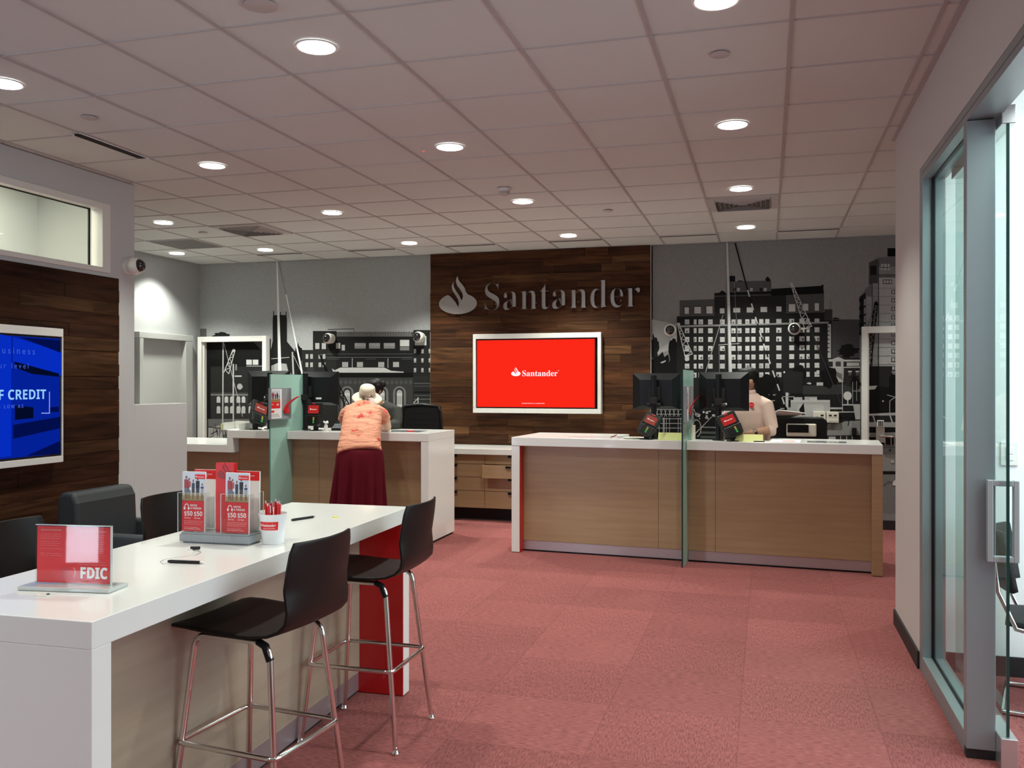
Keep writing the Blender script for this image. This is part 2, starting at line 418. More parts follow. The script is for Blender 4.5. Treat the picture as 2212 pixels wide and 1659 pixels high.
def arc(c, r, a0, a1, n, ax=0):
    out = []
    for i in range(n + 1):
        a = R(a0 + (a1 - a0) * i / n); out.append((c[0] + r * math.cos(a), c[1] + r * math.sin(a)))
    return out
# flame emblem outline, unit width 1, centred on its disc; x right, y up
def emblem_outline():
    pts = []
    cx, cy, rx, ry = 278, 462, 160, 84
    for i in range(31):                                   # round the disc: top-left, bottom, top-right
        a = R(122 + (360 - 122 + 58 - 0) * i / 30)
        pts.append((cx + rx * math.cos(a), cy - ry * math.sin(a)))
    pts += [(344, 368), (338, 342), (318, 314), (296, 290), (282, 268), (275, 243), (265, 262), (263, 288), (272, 316), (296, 346), (316, 378), (322, 404), (316, 428), (306, 438),
            (302, 424), (288, 394), (264, 362), (247, 334), (241, 310), (244, 286), (231, 306), (227, 334), (236, 362), (260, 396), (280, 428), (288, 456), (280, 492),
            (272, 476), (258, 450), (236, 424), (214, 402)]
    return [((x - cx) / 320, -(y - cy) / 320) for x, y in pts]
EMB = emblem_outline()
def emblem(mb, c, w, right, up, m=0, ext=0.0, col=None):
    c = Vector(c); right = Vector(right); up = Vector(up)
    pts = [c + right * (x * w) + up * (y * w) for x, y in EMB]
    if ext: mb.prism(pts, right.cross(up) * ext, m, col)
    else: mb.poly(pts, m, col)
XP, YP, ZP = Vector((1, 0, 0)), Vector((0, 1, 0)), Vector((0, 0, 1))
# ================================================================ SETTING
BK = 10.17
o = MB(1).box(-9.6, 3.7, -3.6, 10.3, -.1, 0).build('floor', CARPET); tag(o, kind='structure')
# ceiling: tiles with the T-bar grid
mb = MB(1); mb.box(-9.6, 3.7, -3.6, 10.3, CEIL + .006, CEIL + .12, 0)
gx0, gy0 = -2.9446, 2.2193
for k in range(-11, 11):
    x = gx0 + .61 * k; mb.box(x - .009, x + .009, -3.5, BK, CEIL, CEIL + .007, 1)
for k in range(-9, 14):
    y = gy0 + .61 * k; mb.box(-9.5, 3.6, y - .0055, y + .0055, CEIL + .0005, CEIL + .0072, 2)
tag(mb.build('ceiling', [TILE, TBAR, TBAR2]), kind='structure')
struct('wall_back', MB(1).box(-7.33, 3.7, BK, BK + .13, 0, CEIL), PAINTG)
struct('wall_far_left', MB(1).box(-7.33, -7.23, 5.86, BK, 0, CEIL), PAINTG)
struct('wall_left_return', MB(1).box(-7.23, -4.94, 5.86, 5.96, 0, CEIL), PAINTGL)
TY0, TY1, TZ0, TZ1 = 2.9, 5.65, 2.425, 2.90
mb = MB(1).box(-4.94, -4.84, 2.4, 5.96, 0, TZ0).box(-4.94, -4.84, 2.4, 5.96, TZ1, CEIL).box(-4.94, -4.84, 2.4, TY0, TZ0, TZ1).box(-4.94, -4.84, TY1, 5.96, TZ0, TZ1)
struct('wall_left', mb, PAINTGL)
struct('wall_left_lower', MB(1).box(-4.96, -4.84, 5.96, 6.63, 0, 1.385), PAINTGL, bevel=.004)
# room behind the high window
struct('wall_side_office', MB(1).box(-5.75, -5.69, 2.5, 5.86, 0, CEIL), OFFICEW)
struct('wall_side_office_front', MB(1).box(-9.6, -4.94, 2.4, 2.5, 0, CEIL), PAINTGL)
# high window in the left wall
w1 = thing('window_1', None, None, (-4.84, 4.3, TZ0)); tag(w1, kind='structure')
MB(1).box(-4.93, -4.828, TY0, TY1 - .055, TZ1 - .03, TZ1 + .022).box(-4.93, -4.828, TY0, TY1 - .055, TZ0 - .028, TZ0 + .01).box(-4.93, -4.828, TY1 - .055, TY1 + .03, TZ0 - .028, TZ1 + .022).build('window_frame', TRIMW, w1, bevel=.004)
MB(1).box(-4.90, -4.89, TY1 - .128, TY1 - .112, TZ0, TZ1 - .02).box(-4.90, -4.89, TY0, TY1 - .11, TZ1 - .038, TZ1 - .028).build('glazing_bead', BLACK, w1)
MB(1).box(-4.898, -4.892, TY0, TY1 - .12, TZ0, TZ1 - .02).build('pane', GLASSC, w1)
# right wall, office front
struct('wall_right', MB(1).box(.80, .93, 5.25, 6.19, 0, CEIL), PAINTW)
struct('wall_right_header', MB(1).box(.80, .93, -3.5, 5.25, 2.715, CEIL), PAINTW)
struct('shadow_trim_1', MB(1).box(.778, .80, -3.4, 6.19, CEIL - .006, CEIL).box(.778, .93, 6.19, 6.21, CEIL - .006, CEIL), TBAR)  # dark moulding added to draw the shadow line where wall meets ceiling
struct('wall_right_return', MB(1).box(.93, 3.6, 6.06, 6.19, 0, CEIL), PAINTW)
struct('wall_office_back', MB(1).box(.93, 3.6, 5.25, 5.36, 0, CEIL), OFFICEW)
struct('wall_right_outer', MB(1).box(3.6, 3.72, -3.5, 10.3, 0, .7).box(3.6, 3.72, -3.5, 10.3, 2.7, CEIL).box(3.6, 3.72, 4.7, 10.3, .7, 2.7).box(3.6, 3.72, -3.5, .2, .7, 2.7), OFFICEW)
struct('wall_rear', MB(1).box(-9.6, 3.7, -3.62, -3.5, 0, .1).box(-9.6, 3.7, -3.62, -3.5, 2.6, CEIL).box(-9.6, -8.4, -3.62, -3.5, .1, 2.6).box(-7.0, -4.9, -3.62, -3.5, .1, 2.6).box(-4.54, 3.7, -3.62, -3.5, .1, 2.6), PAINTW)
struct('wall_left_outer', MB(1).box(-9.72, -9.6, -3.6, 2.5, 0, CEIL), PAINTGL)
struct('baseboard_right', MB(1).box(.788, .80, 5.25, 6.2, 0, .095), RUBBER, bevel=.002)
struct('baseboard_office', MB(1).box(.93, 3.6, 5.238, 5.25, 0, .105), RUBBER, bevel=.002)
struct('baseboard_back', MB(1).box(1.02, 3.6, 10.15, BK, 0, .10), RUBBER)
# aluminium glazed office front
w2 = thing('window_2', None, None, (.85, 4.6, 0)); tag(w2, kind='structure')
MB(1).box(.80, .915, 5.165, 5.249, 0, 2.713).build('far_jamb', FRAME, w2, bevel=.003)
MB(1).box(.795, .905, 4.05, 4.105, .04, 2.64).build('post', FRAME, w2, bevel=.003)
MB(1).box(.797, .903, 4.055, 4.10, 0, .04).build('post_base', RUBBER, w2)
MB(1).box(.80, .92, -3.4, 5.165, 2.645, 2.713).box(.797, .80, -3.4, 5.165, 2.675, 2.680).build('head_rail', FRAME, w2, bevel=.003)
MB(1).box(.80, .915, 4.105, 5.165, 0, .09).build('sill_rail', FRAME, w2, bevel=.003)
MB(1).box(.845, .863, 5.155, 5.166, .09, 2.645).box(.845, .863, 4.104, 5.166, .088, .094).box(.845, .863, 4.104, 5.166, 2.64, 2.648).build('gasket', BLACK, w2)
MB(1).box(.851, .857, 4.105, 5.16, .09, 2.645).build('pane', GLASS, w2)
# sliding glass door
d2 = thing('door_2', None, None, (.936, 4.5, 0)); tag(d2, kind='structure')
MB(1).box(.931, .941, 3.998, 5.0, .06, 2.66).build('glass_panel', GLASS, d2)
MB(1).box(.9305, .9415, 3.990, 3.998, .06, 2.62).build('glass_edge', GLEDGE, d2)
MB(1).box(.912, .965, 3.985, 5.0, 2.60, 2.676).build('top_clamp', SILVER, d2, bevel=.003)
MB(1).box(.95, 1.02, -3.3, 5.1, 2.70, 2.77).build('track', SILVER, d2, bevel=.003)
MB(1).box(.905, .967, 3.965, 4.25, .0, .125).build('floor_guide', SILVER, d2, bevel=.003)
mb = MB(1)
for x0, x1, z0, z1 in ((.866, .888, .824, 1.158), (.962, .984, .824, 1.158), (.888, .962, 1.134, 1.158), (.888, .962, .824, .848)): mb.box(x0, x1, 4.012, 4.042, z0, z1)
mb.build('pull_handle', HANDLE, d2, bevel=.003)
# grey door in the far left wall
d1 = thing('door_1', None, None, (-7.2, 9.3, 0)); tag(d1, kind='structure')
MB(1).box(-7.23, -7.15, 8.90, 8.966, 0, 2.10).box(-7.23, -7.15, 9.77, 9.91, 0, 2.10).box(-7.23, -7.148, 8.89, 9.92, 2.10, 2.175).build('door_frame', DOORG, d1, bevel=.004)
MB(1).box(-7.228, -7.215, 8.966, 9.77, 0, 2.10).build('door_leaf', DOORG, d1)
MB(1).lathe([(.020, 0), (.020, .006), (.012, .012), (.012, .03), (.026, .042), (.028, .058), (.016, .068)], 16).build('knob', STEEL, d1, smooth=40)
k = bpy.data.objects['knob']; k.rotation_euler = (0, R(90), 0); k.location = (-7.215 + 7.2, 9.29 - 9.3, 1.50)
# framed doors within the printed wall
def mural_door(name, x0, x1, ztop):
    d = thing(name, None, None, ((x0 + x1) / 2, 10.12, 0)); tag(d, kind='structure')
    MB(1).box(x0, x0 + .058, 10.075, BK, 0, ztop).box(x1 - .056, x1, 10.075, BK, 0, ztop).box(x0 + .058, x1 - .056, 10.075, BK, ztop - .07, ztop).build('door_frame', TRIMW, d, bevel=.003)
    MB(1).box(x0 + .058, x0 + .075, 10.115, BK, 0, ztop - .07).build('door_stop', TRIMW, d, bevel=.002)
    return d
mural_door('door_3', -7.198, -6.18, 2.17)
d4 = mural_door('door_4', .973, 1.98, 2.16)
mb = MB(1).box(1.115, 1.20, 10.10, BK, .93, 1.10, 0).box(1.125, 1.19, 10.085, 10.10, 1.1, 1.168, 1)
for i in range(3):
    for j in range(4): mb.box(1.134 + .018 * i, 1.146 + .018 * i, 10.080, 10.085, 1.108 + .014 * j, 1.118 + .014 * j, 2)
mb.build('keypad_lock', [STEEL, TRIMW, BLACK], d4, bevel=.002)
MB(1).tube([(1.155, 10.10, 1.0), (1.155, 10.05, 1.0), (1.18, 10.045, 1.0), (1.27, 10.045, .995)], .011).build('lever_handle', STEEL, d4, smooth=50)

# ---------------------------------------------------------------- plank cladding
def planks(mb, o, right, up, nrm, W, H, rows, seed, tones):
    rnd = random.Random(seed); z = 0.0
    rh = H / rows
    for r in range(rows):
        x = 0.0
        while x < W - .001:
            L = rnd.choice((.32, .45, .6, .75, .9, 1.05)) * rnd.uniform(.85, 1.15)
            if W - x - L < .18: L = W - x
            t = .012 + rnd.random() * .007
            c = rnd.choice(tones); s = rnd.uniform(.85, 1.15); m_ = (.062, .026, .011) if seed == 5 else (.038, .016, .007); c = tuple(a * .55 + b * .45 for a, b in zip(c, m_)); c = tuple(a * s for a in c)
            a = o + right * (x + .0008) + up * (r * rh + .0006)
            mb.prism([a, a + right * (L - .0016), a + right * (L - .0016) + up * (rh - .0012), a + up * (rh - .0012)], nrm * t, 0, c)
            x += L
TONES = [(.060, .024, .011), (.048, .018, .009), (.082, .037, .016), (.066, .024, .010), (.040, .015, .008), (.120, .060, .026), (.057, .021, .010), (.088, .034, .013), (.036, .014, .008), (.098, .046, .019)]
mb = MB(1)
planks(mb, Vector((-3.944, BK - .03, 0)), XP, ZP, -YP, 2.674, CEIL, 33, 5, TONES)
mb.box(-3.95, -1.264, BK - .031, BK, 0, CEIL, 1)
o = mb.build('wood_plank_feature_wall', [PLANK, TRIMW], origin=(-2.6, BK, 0)); tag(o, 'reclaimed dark wood plank panel behind the tellers carrying the metal lettering', 'wall panel')
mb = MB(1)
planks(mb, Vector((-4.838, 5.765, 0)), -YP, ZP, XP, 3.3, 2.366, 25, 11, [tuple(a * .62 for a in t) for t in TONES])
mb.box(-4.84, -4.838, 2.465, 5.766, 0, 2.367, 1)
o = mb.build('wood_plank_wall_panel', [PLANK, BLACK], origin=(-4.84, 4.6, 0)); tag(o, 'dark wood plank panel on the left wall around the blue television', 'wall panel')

# ---------------------------------------------------------------- printed harbour mural
class Mural:
    def __init__(s): s.mb = MB(1); s.q = []
    def p(s, pts, g, L=1):
        g = .60 * (g / .60) ** 1.14; s.q.append((L, len(s.q), pts, (g, g * 1.0, g * .985)))
    def done(s):
        for k, (L, i, pts, c) in enumerate(sorted(s.q, key=lambda a: a[:2])):
            s.mb.poly([onY(a, b, BK - .0010 - .000016 * k) for a, b in pts], 0, c)
        return s.mb
    def r(s, x0, y0, x1, y1, g, L=2): s.p([(x0, y1), (x1, y1), (x1, y0), (x0, y0)], g, L)
    def l(s, x0, y0, x1, y1, w, g, L=3, w2=None):
        d = Vector((x1 - x0, y1 - y0)); n = Vector((-d.y, d.x)).normalized(); a = n * w / 2; b = n * (w2 or w) / 2
        s.p([(x0 + a.x, y0 + a.y), (x1 + b.x, y1 + b.y), (x1 - b.x, y1 - b.y), (x0 - a.x, y0 - a.y)], g, L)
    def blob(s, cx, cy, rx, ry, g, L=2, n=26, j=.22, seed=0):
        rd = random.Random(seed + int(cx * 7 + cy)); pts = []
        for i in range(n):
            a = 2 * math.pi * i / n; k = 1 + rd.uniform(-j, j); pts.append((cx + rx * k * math.cos(a), cy + ry * k * math.sin(a)))
        s.p(pts, g, L)
    def arch(s, x0, y0, x1, y1, g, L):
        r = (x1 - x0) / 2; cx = (x0 + x1) / 2
        s.p([(x0, y1), (x1, y1)] + [(cx + r * math.cos(R(a)), y0 + r - r * math.sin(R(a))) for a in range(0, 181, 20)], g, L)
    def lattice(s, x0, y0, x1, y1, w0, w1, g, n=9, L=5, t=1.5):
        a, b = Vector((x0, y0)), Vector((x1, y1)); d = (b - a); m = Vector((-d.y, d.x)).normalized()
        for k in (-1, 1):
            p, q = a + m * k * w0 / 2, b + m * k * w1 / 2; s.l(p.x, p.y, q.x, q.y, t, g, L)
        for i in range(n):
            f0, f1 = i / n, (i + 1) / n; k = 1 if i % 2 else -1
            p = a + d * f0 + m * k * (w0 + (w1 - w0) * f0) / 2; q = a + d * f1 - m * k * (w0 + (w1 - w0) * f1) / 2
            s.l(p.x, p.y, q.x, q.y, t * .8, g, L)
D, K = .020, .009
# left half
u = Mural(); r, p, l = u.r, u.p, u.l; rd = random.Random(3)
y = BK - .0008
u.mb.poly([(-7.23, y, 0), (-3.951, y, 0), (-3.951, y, CEIL), (-7.23, y, CEIL)], 0, (.36, .37, .37))
r(432, 710, 446, 735, .13); r(422, 790, 931, 1000, .05, 1); p([(422, 738), (430, 733), (437, 731), (437, 1000), (422, 1000)], D)
u.blob(478, 726, 18, 8, D, 2); r(444, 732, 585, 905, K, 2); u.blob(515, 760, 60, 26, .013, 3); p([(545, 735), (577, 735), (577, 765), (560, 752)], .09, 4)
p([(589, 692), (590, 680), (595, 681), (606, 680), (619, 681), (620, 692), (620, 738), (640, 762), (646, 790), (646, 830), (584, 830), (584, 760), (589, 738)], D); r(590, 672, 592, 684, D); r(605, 674, 607, 684, D); r(617, 673, 619, 684, D)
u.blob(645, 770, 9, 26, K, 2); p([(647, 780), (656, 830), (640, 830)], K, 3)
p([(597, 566), (600, 566), (608, 806), (601, 806)], .72, 6); l(602, 566, 618, 636, .8, .12, 5); p([(617, 636), (619, 636), (655, 808), (651, 808)], .75, 6); l(586, 775, 625, 772, 1.5, .4, 5)
p([(630, 760), (633, 760), (636, 812), (632, 812)], .42, 5); l(634, 768, 652, 806, 1.2, .4, 5); p([(586, 790), (600, 784), (619, 786), (622, 800), (630, 808), (586, 808)], .36, 4)
# harbour seen inside the left door
r(455, 792, 582, 850, .028, 3); r(455, 850, 582, 918, .04, 3); r(455, 852, 540, 854, .3, 4); r(455, 849, 540, 850, .16, 4)
for x in (468, 485, 497, 511, 522, 537):
    u.arch(x, 856, x + 8, 870, .48, 4); u.arch(x, 877, x + 8, 893, .46, 4)
l(482, 738, 481, 930, 2.6, .46, 5); l(504, 786, 504, 918, 3, .44, 5); l(484, 742, 524, 900, 1.3, .38, 5); u.lattice(505, 757, 489, 806, 5, 11, .5, 8); u.blob(505, 757, 3.4, 3.4, .5, 5, 10, .1)
r(532, 777, 544, 788, .52, 4); r(546, 777, 558, 788, .52, 4); r(532, 790, 582, 791.5, .36, 4); u.blob(518, 835, 6, 6.4, .36, 4, 14, .06); r(507, 811, 522, 814, .44, 4); r(508, 787, 512, 800, .2, 4)
r(450, 905, 582, 960, .15, 3); p([(450, 924), (478, 918), (500, 921), (500, 936), (450, 944)], .34, 4); l(450, 922, 500, 928, 1.2, .03, 5); p([(455, 946), (482, 932), (482, 952)], .42, 5); l(455, 938, 470, 930, 1, .02, 6)
for i in range(14): a = 450 + rd.random() * 50; l(a, 915 + rd.random() * 15, a + rd.uniform(-8, 8), 935 + rd.random() * 12, .8, .03, 6)
for i in range(8): a = 424 + rd.random() * 8; r(a, 845 + i * 11, a + 3, 849 + i * 11, .25, 4)
r(422, 918, 437, 922, .35, 4); r(422, 936, 437, 941, .45, 4)
# granite block and its annex
r(676, 715, 727, 800, .022); r(652, 756, 735, 1000, .030); r(727, 727, 893, 1000, .020); r(893, 713, 931, 1000, .024)
r(727, 717, 893, 727, .10, 3)
for i in range(46): x = 729 + i * 3.5; l(x, 717 + (i % 3) * .6, x + 1.2, 727, 1.1, .36 if x > 765 else .25, 4)
l(708, 711.5, 765, 710.5, 1.3, .03, 4); l(765, 711, 765, 716, 1, .03, 4)
for x, a, b, w in ((681, 741, 754, 9), (695, 741, 754, 9), (726, 741, 753, 9), (738, 745, 757, 7)): r(x, a, x + w, b, .42, 4)
for x in (766, 797, 829): r(x, 741, x + 24, 753, .34, 4); r(x, 748, x + 24, 753, .26, 5)
r(864, 734, 884, 748, .55, 5); r(864, 749, 884, 757, .2, 5); r(896, 726, 921, 746, .5, 5); r(886, 740, 896, 746, .02, 6)
for y_, x0, x1, g in ((764, 705, 891, .10), (771.5, 705, 891, .14), (775, 706, 733, .09), (775, 789, 812, .09), (775, 868, 891, .09)): r(x0, y_, x1, y_ + 1.3, g, 4)
for x in (739, 771, 817, 849): r(x, 782, x + 13, 793, .36, 4)
for x in (760, 837): r(x, 774, x + 2, 795, .3, 4)
p([(717, 796), (723, 800), (735, 794), (830, 794), (845, 801), (872, 803), (872, 805), (720, 805)], .48, 5); r(729, 805, 892, 815, .008, 5); r(729, 815, 892, 1000, .055, 3)
for i in range(16): u.blob(737 + i * 10, 826, 3.6, 4.5, .085, 4, 12, .1)
for x in (736, 774, 811, 849):
    u.arch(x, 834, x + 28, 892, .17, 5); u.arch(x + 5, 838, x + 23, 892, .035, 6); u.arch(x + 8, 842, x + 20, 880, .36, 7); r(x + 8, 849, x + 20, 855, .5, 8); r(x + 8, 874, x + 20, 880, .5, 8)
for x in (894, 910, 926):
    for a in (754, 774, 795): r(x, a, x + 5, a + 9, .40, 4); r(x, a + 6, x + 5, a + 6.7, .03, 5)
for x in (660, 670, 688, 697):
    for a in (765, 783): r(x, a, x + 6, a + 10, .40, 4)
u.blob(672, 800, 9, 6, .05, 5); p([(688, 763), (692, 764), (709, 803), (703, 803)], .006, 6); u.lattice(727, 829, 750, 876, 7, 9, .006, 8, 9, 2.4)
r(893, 812, 931, 1000, .03, 4)
for i, a in enumerate((827, 833, 846, 853, 861, 868)): r(894, a, 931, a + 2.5, (.10, .07, .006, .09, .12, .05)[i], 5)
u.l(893, 870, 904, 860, 1.5, .5, 6); r(902, 858, 904, 873, .5, 6); r(893, 871, 904, 873, .5, 6)
for i in range(40): a = 725 + rd.random() * 200; b = 885 + rd.random() * 40; r(a, b, a + rd.uniform(1, 5), b + rd.uniform(1, 2.5), rd.uniform(.1, .4), 9)
o = u.done().build('harbour_wall_mural', MURAL, origin=(-5.6, BK, 0)); tag(o, 'black and white harbour mural left of the plank panel, with church tower and arched windows', 'mural')
# right half
u = Mural(); r, p, l = u.r, u.p, u.l
y = BK - .0008
u.mb.poly([(-1.263, y, 0), (3.6, y, 0), (3.6, y, CEIL), (-1.263, y, CEIL)], 0, (.235, .232, .228)); u.mb.poly([(-1.262, y, 0), (-1.25, y, 0), (-1.25, y, CEIL), (-1.262, y, CEIL)], 0, (.5, .5, .48))
p([(1408, 770), (1420, 766), (1462, 750), (1462, 700), (1408, 690)], .40, 1)
u.blob(1414, 752, 9, 30, D, 2, 30, .3); u.blob(1428, 800, 26, 34, K, 2, 30, .2); u.blob(1458, 770, 14, 42, K, 2, 30, .25); r(1407, 790, 1480, 1010, .010, 2); p([(1426, 783), (1438, 778), (1438, 781), (1430, 785)], .4, 4)
p([(1462, 684), (1470, 682), (1790, 674), (1797, 676), (1797, 960), (1462, 960)], .020, 2)
p([(1468, 649), (1544, 646), (1544, 682), (1468, 684)], .10, 3)
for x in (1474, 1494, 1520): p([(x, 660), (x + 20, 659), (x + 20, 682), (x, 682)], .085, 4)
p([(1543, 637), (1666, 632), (1699, 637), (1699, 676), (1543, 684)], .026, 3); l(1544, 640, 1666, 637, 1.6, .12, 5); l(1543, 635, 1667, 631, 4, .008, 4); p([(1550, 635), (1560, 627), (1570, 634)], .01, 4)
p([(1576, 608), (1666, 606), (1666, 632), (1576, 635)], .10, 3); r(1576, 596, 1588, 608, .008, 4); p([(1652, 604), (1658, 597), (1665, 604)], .01, 5); r(1654, 603, 1664, 608, .012, 4); r(1594, 606, 1604, 608, .01, 4); l(1580, 590, 1580, 598, .8, .02, 4)
for x in (1584, 1592, 1620, 1641, 1650): r(x, 622, x + 6, 629, .38 if x not in (1584, 1641) else .02, 5)
p([(1666, 624), (1778, 617), (1780, 634), (1666, 639)], .006, 5); p([(1698, 637), (1780, 634), (1780, 674), (1698, 676)], .085, 4); r(1775, 615, 1779, 622, .006, 5)
for x0, x1, a, b in ((1479, 1488, 664, 678), (1500, 1514, 663, 677), (1526, 1539, 662, 677), (1555, 1565, 666, 677), (1584, 1599, 665, 675), (1613, 1628, 664, 675), (1643, 1657, 663, 674), (1677, 1688, 662, 673), (1704, 1718, 657, 673), (1735, 1746, 656, 671), (1760, 1769, 655, 671)):
    r(x0, a, x1, b, .50, 6)
cols = ((1479.3, 1489), (1498.7, 1504.6), (1508.9, 1518.7), (1529.6, 1539.4), (1555.3, 1565.4), (1580, 1589), (1593, 1602), (1610, 1619), (1623, 1632), (1640, 1649), (1653, 1662), (1677, 1688), (1705, 1715.4), (1727, 1738), (1742, 1749), (1759.7, 1770))
for j, a in enumerate((690, 709, 728, 747.3, 766.3, 785.6, 805)):
    for i, (x0, x1) in enumerate(cols):
        b = a - .35 * max(0, (i - 6)) * .6; r(x0, b, x1, b + 10.6, rd.uniform(.44, .56), 6)
        if rd.random() < .55: q = rd.uniform(.1, .6); r(x0 + (x1 - x0) * q, b + rd.uniform(3, 6), x0 + (x1 - x0) * (q + .3), b + 9, rd.choice((.02, .06, .3)), 7)
        r(x0, b + 5.2, x1, b + 5.7, .38, 7)
r(1788, 700, 1795, 773, .45, 5)
for i in range(7): r(1786, 705 + i * 9, 1792, 707 + i * 9, .03, 6)
r(1797, 690, 1858, 800, .075, 3); r(1781, 668, 1798, 692, .05, 3); u.blob(1806, 690, 8, 4, .015, 4); u.blob(1832, 758, 22, 14, .010, 4, 30, .3); l(1797, 690, 1858, 690, 1, .16, 5); l(1794, 650, 1794, 668, .8, .06, 4)
# white gabled house
r(1788, 773, 1858, 840, .030, 4); p([(1790, 776), (1797, 776), (1811, 771), (1824, 777), (1858, 777), (1858, 781), (1790, 781)], .45, 5); r(1799, 778, 1822, 793, .42, 6); r(1805, 781, 1816, 791, .07, 7); r(1829, 783, 1856, 791, .40, 6); r(1789, 792.5, 1858, 794.5, .5, 6)
for x in (1832, 1848): r(x, 801, x + 8, 804, .45, 7); r(x + 1, 804, x + 7, 811, .10, 7)
p([(1800, 794), (1823, 794), (1822, 825), (1812, 826), (1806, 812)], .40, 7)
for i in range(9): l(1802 + i * 2, 800 + i, 1806 + i * 2, 812 + i * 1.4, 1, .03, 8)
# tall block at the right edge
p([(1857, 641), (1872, 622), (1885, 612), (1898, 600), (1898, 960), (1857, 960)], .16, 4); p([(1878, 566), (1897, 556), (1945, 554), (1945, 612), (1877, 616)], .17, 4); p([(1877, 568), (1896, 559), (1896, 612), (1877, 615)], .075, 5); r(1917, 536, 1990, 554, .006, 5); r(1880, 574, 1893, 594, .02, 6)
r(1898, 600, 2040, 791, .42, 5); p([(1857, 641), (1870, 632), (1870, 720), (1857, 720)], .02, 6); r(1871, 640, 1884, 800, .30, 5); r(1885, 612, 1897, 800, .27, 5); r(1897.2, 560, 1898.6, 800, .02, 7); r(1883.6, 614, 1884.8, 800, .03, 6); r(1898, 576, 1945, 592, .26, 6); r(1898, 592, 2040, 597, .14, 6)
r(1903, 570, 1922, 584, .42, 7)
for x in (1908, 1916): r(x, 570, x + 1, 584, .02, 8)
r(1903, 577, 1922, 578.2, .02, 8); r(1907, 604, 1927, 613, .03, 7)
for x in (1908.5, 1914.7, 1921): r(x, 605.5, x + 5, 611.5, .48, 8)
for i in range(12):
    a = 626 + i * 18.3; r(1871, a - 4, 2040, a - 3.2, .17, 6)
    r(1926, a, 1938.5, a + 9, .03, 7); r(1927.5, a + 1.2, 1931.5, a + 8, .5, 8); r(1933, a + 1.2, 1937, a + 8, .5, 8)
    if i < 5: r(1856, 644 + i * 18, 1866, 652 + i * 18, .008, 7); r(1866, 646 + i * 18, 1870, 660 + i * 18, .25, 7)
u.lattice(1893, 655, 1876, 790, 6, 11, .008, 22, 9, 2.0); u.blob(1892, 656, 4, 5, .006, 9, 10); l(1890, 662, 1868, 720, .8, .02, 9)
r(1873, 791, 1926, 850, .030, 7); r(1873, 791, 1899, 960, .012, 8); u.blob(1932, 830, 12, 26, .010, 9, 24, .25); r(1873, 838, 2040, 960, .012, 7); u.blob(1910, 850, 32, 14, .012, 8)
p([(1876, 834), (1895, 833), (1890, 841), (1876, 842)], .42, 9); l(1922, 892, 1922, 866, 1.4, .42, 9); l(1922, 866, 1934, 858, 1.4, .42, 9); l(1934, 858, 1916, 853, 1.4, .42, 9); l(1936, 845, 1936, 892, 1.2, .35, 9); r(1906, 865, 1909, 868, .5, 9)
p([(1873, 894), (1938, 891), (2040, 891), (2040, 896), (1873, 898)], .40, 9); p([(1873, 898), (2040, 896), (2040, 914), (1873, 920)], .03, 9); p([(1873, 912), (2040, 912), (2040, 925), (1873, 922)], .34, 10); p([(1873, 935), (2040, 932), (2040, 948), (1873, 944)], .30, 10)
for x in (1885, 1922): l(x, 895, x + 6, 914, 3, .4, 10)
for x in (1898, 1912, 1925, 1932): l(x, 946, x, 962, 1.6, .4, 10)
r(1860, 960, 2040, 1150, .19, 4); r(1905, 966, 2040, 968, .12, 5); r(1905, 982, 2040, 1017, .27, 5); r(1905, 1018, 2040, 1024, .015, 6); r(1905, 1024, 2040, 1110, .20, 5); r(1905, 1110, 2040, 1140, .25, 6); r(1905, 1143, 2040, 1150, .35, 6)
u.blob(1923, 972, 2, 2, .02, 7, 10); u.blob(1928, 997, 4, 3.4, .42, 7, 10); l(1908, 1050, 1920, 1040, 1, .02, 7); l(1920, 1040, 1932, 1046, 1, .02, 7); u.blob(1934, 1044, 6, 6, .6, 7, 12)
# masts, boom, stays, crane jibs
p([(1567, 524), (1573, 524), (1582, 830), (1574, 830)], .5, 12); p([(1567, 524), (1568.5, 524), (1576, 830), (1574, 830)], .22, 13); p([(1464, 703.5), (1790, 695), (1790, 698.5), (1464, 707)], .36, 9); l(1464, 705.4, 1790, 697, .7, .06, 10); l(1552, 745, 1598, 742, 1.4, .4, 11)
a, b = Vector((1588, 525)), Vector((1705, 902))
for i in range(26):
    q0 = a + (b - a) * (i / 26); q1 = a + (b - a) * ((i + 1) / 26); k = 6 * math.sin(i / 26 * 3.1)
    l(q0.x - k, q0.y, q1.x - 6 * math.sin((i + 1) / 26 * 3.1), q1.y, 3, .50 if (i % 2 and i > 6) else .012, 11)
l(1562, 680, 1524, 805, 1.6, .3, 8); l(1586, 610, 1597, 800, .7, .3, 8); l(1553, 745, 1554, 805, .8, .25, 8); l(1569, 600, 1566, 800, .6, .15, 8); l(1750, 708, 1822, 885, 2, .05, 9); l(1750, 708, 1800, 860, .8, .03, 9)
u.lattice(1465, 700, 1488, 768, 3, 17, .5, 11, 10, 1.5); u.blob(1466, 700, 4, 3, .5, 10, 10); l(1480, 771, 1496, 764, 2, .5, 10); u.lattice(1709, 611, 1746, 708, 3, 16, .5, 17, 10, 1.6); l(1738, 711, 1754, 704, 2, .5, 10); u.blob(1484, 775, 5, 5, .45, 9, 10)
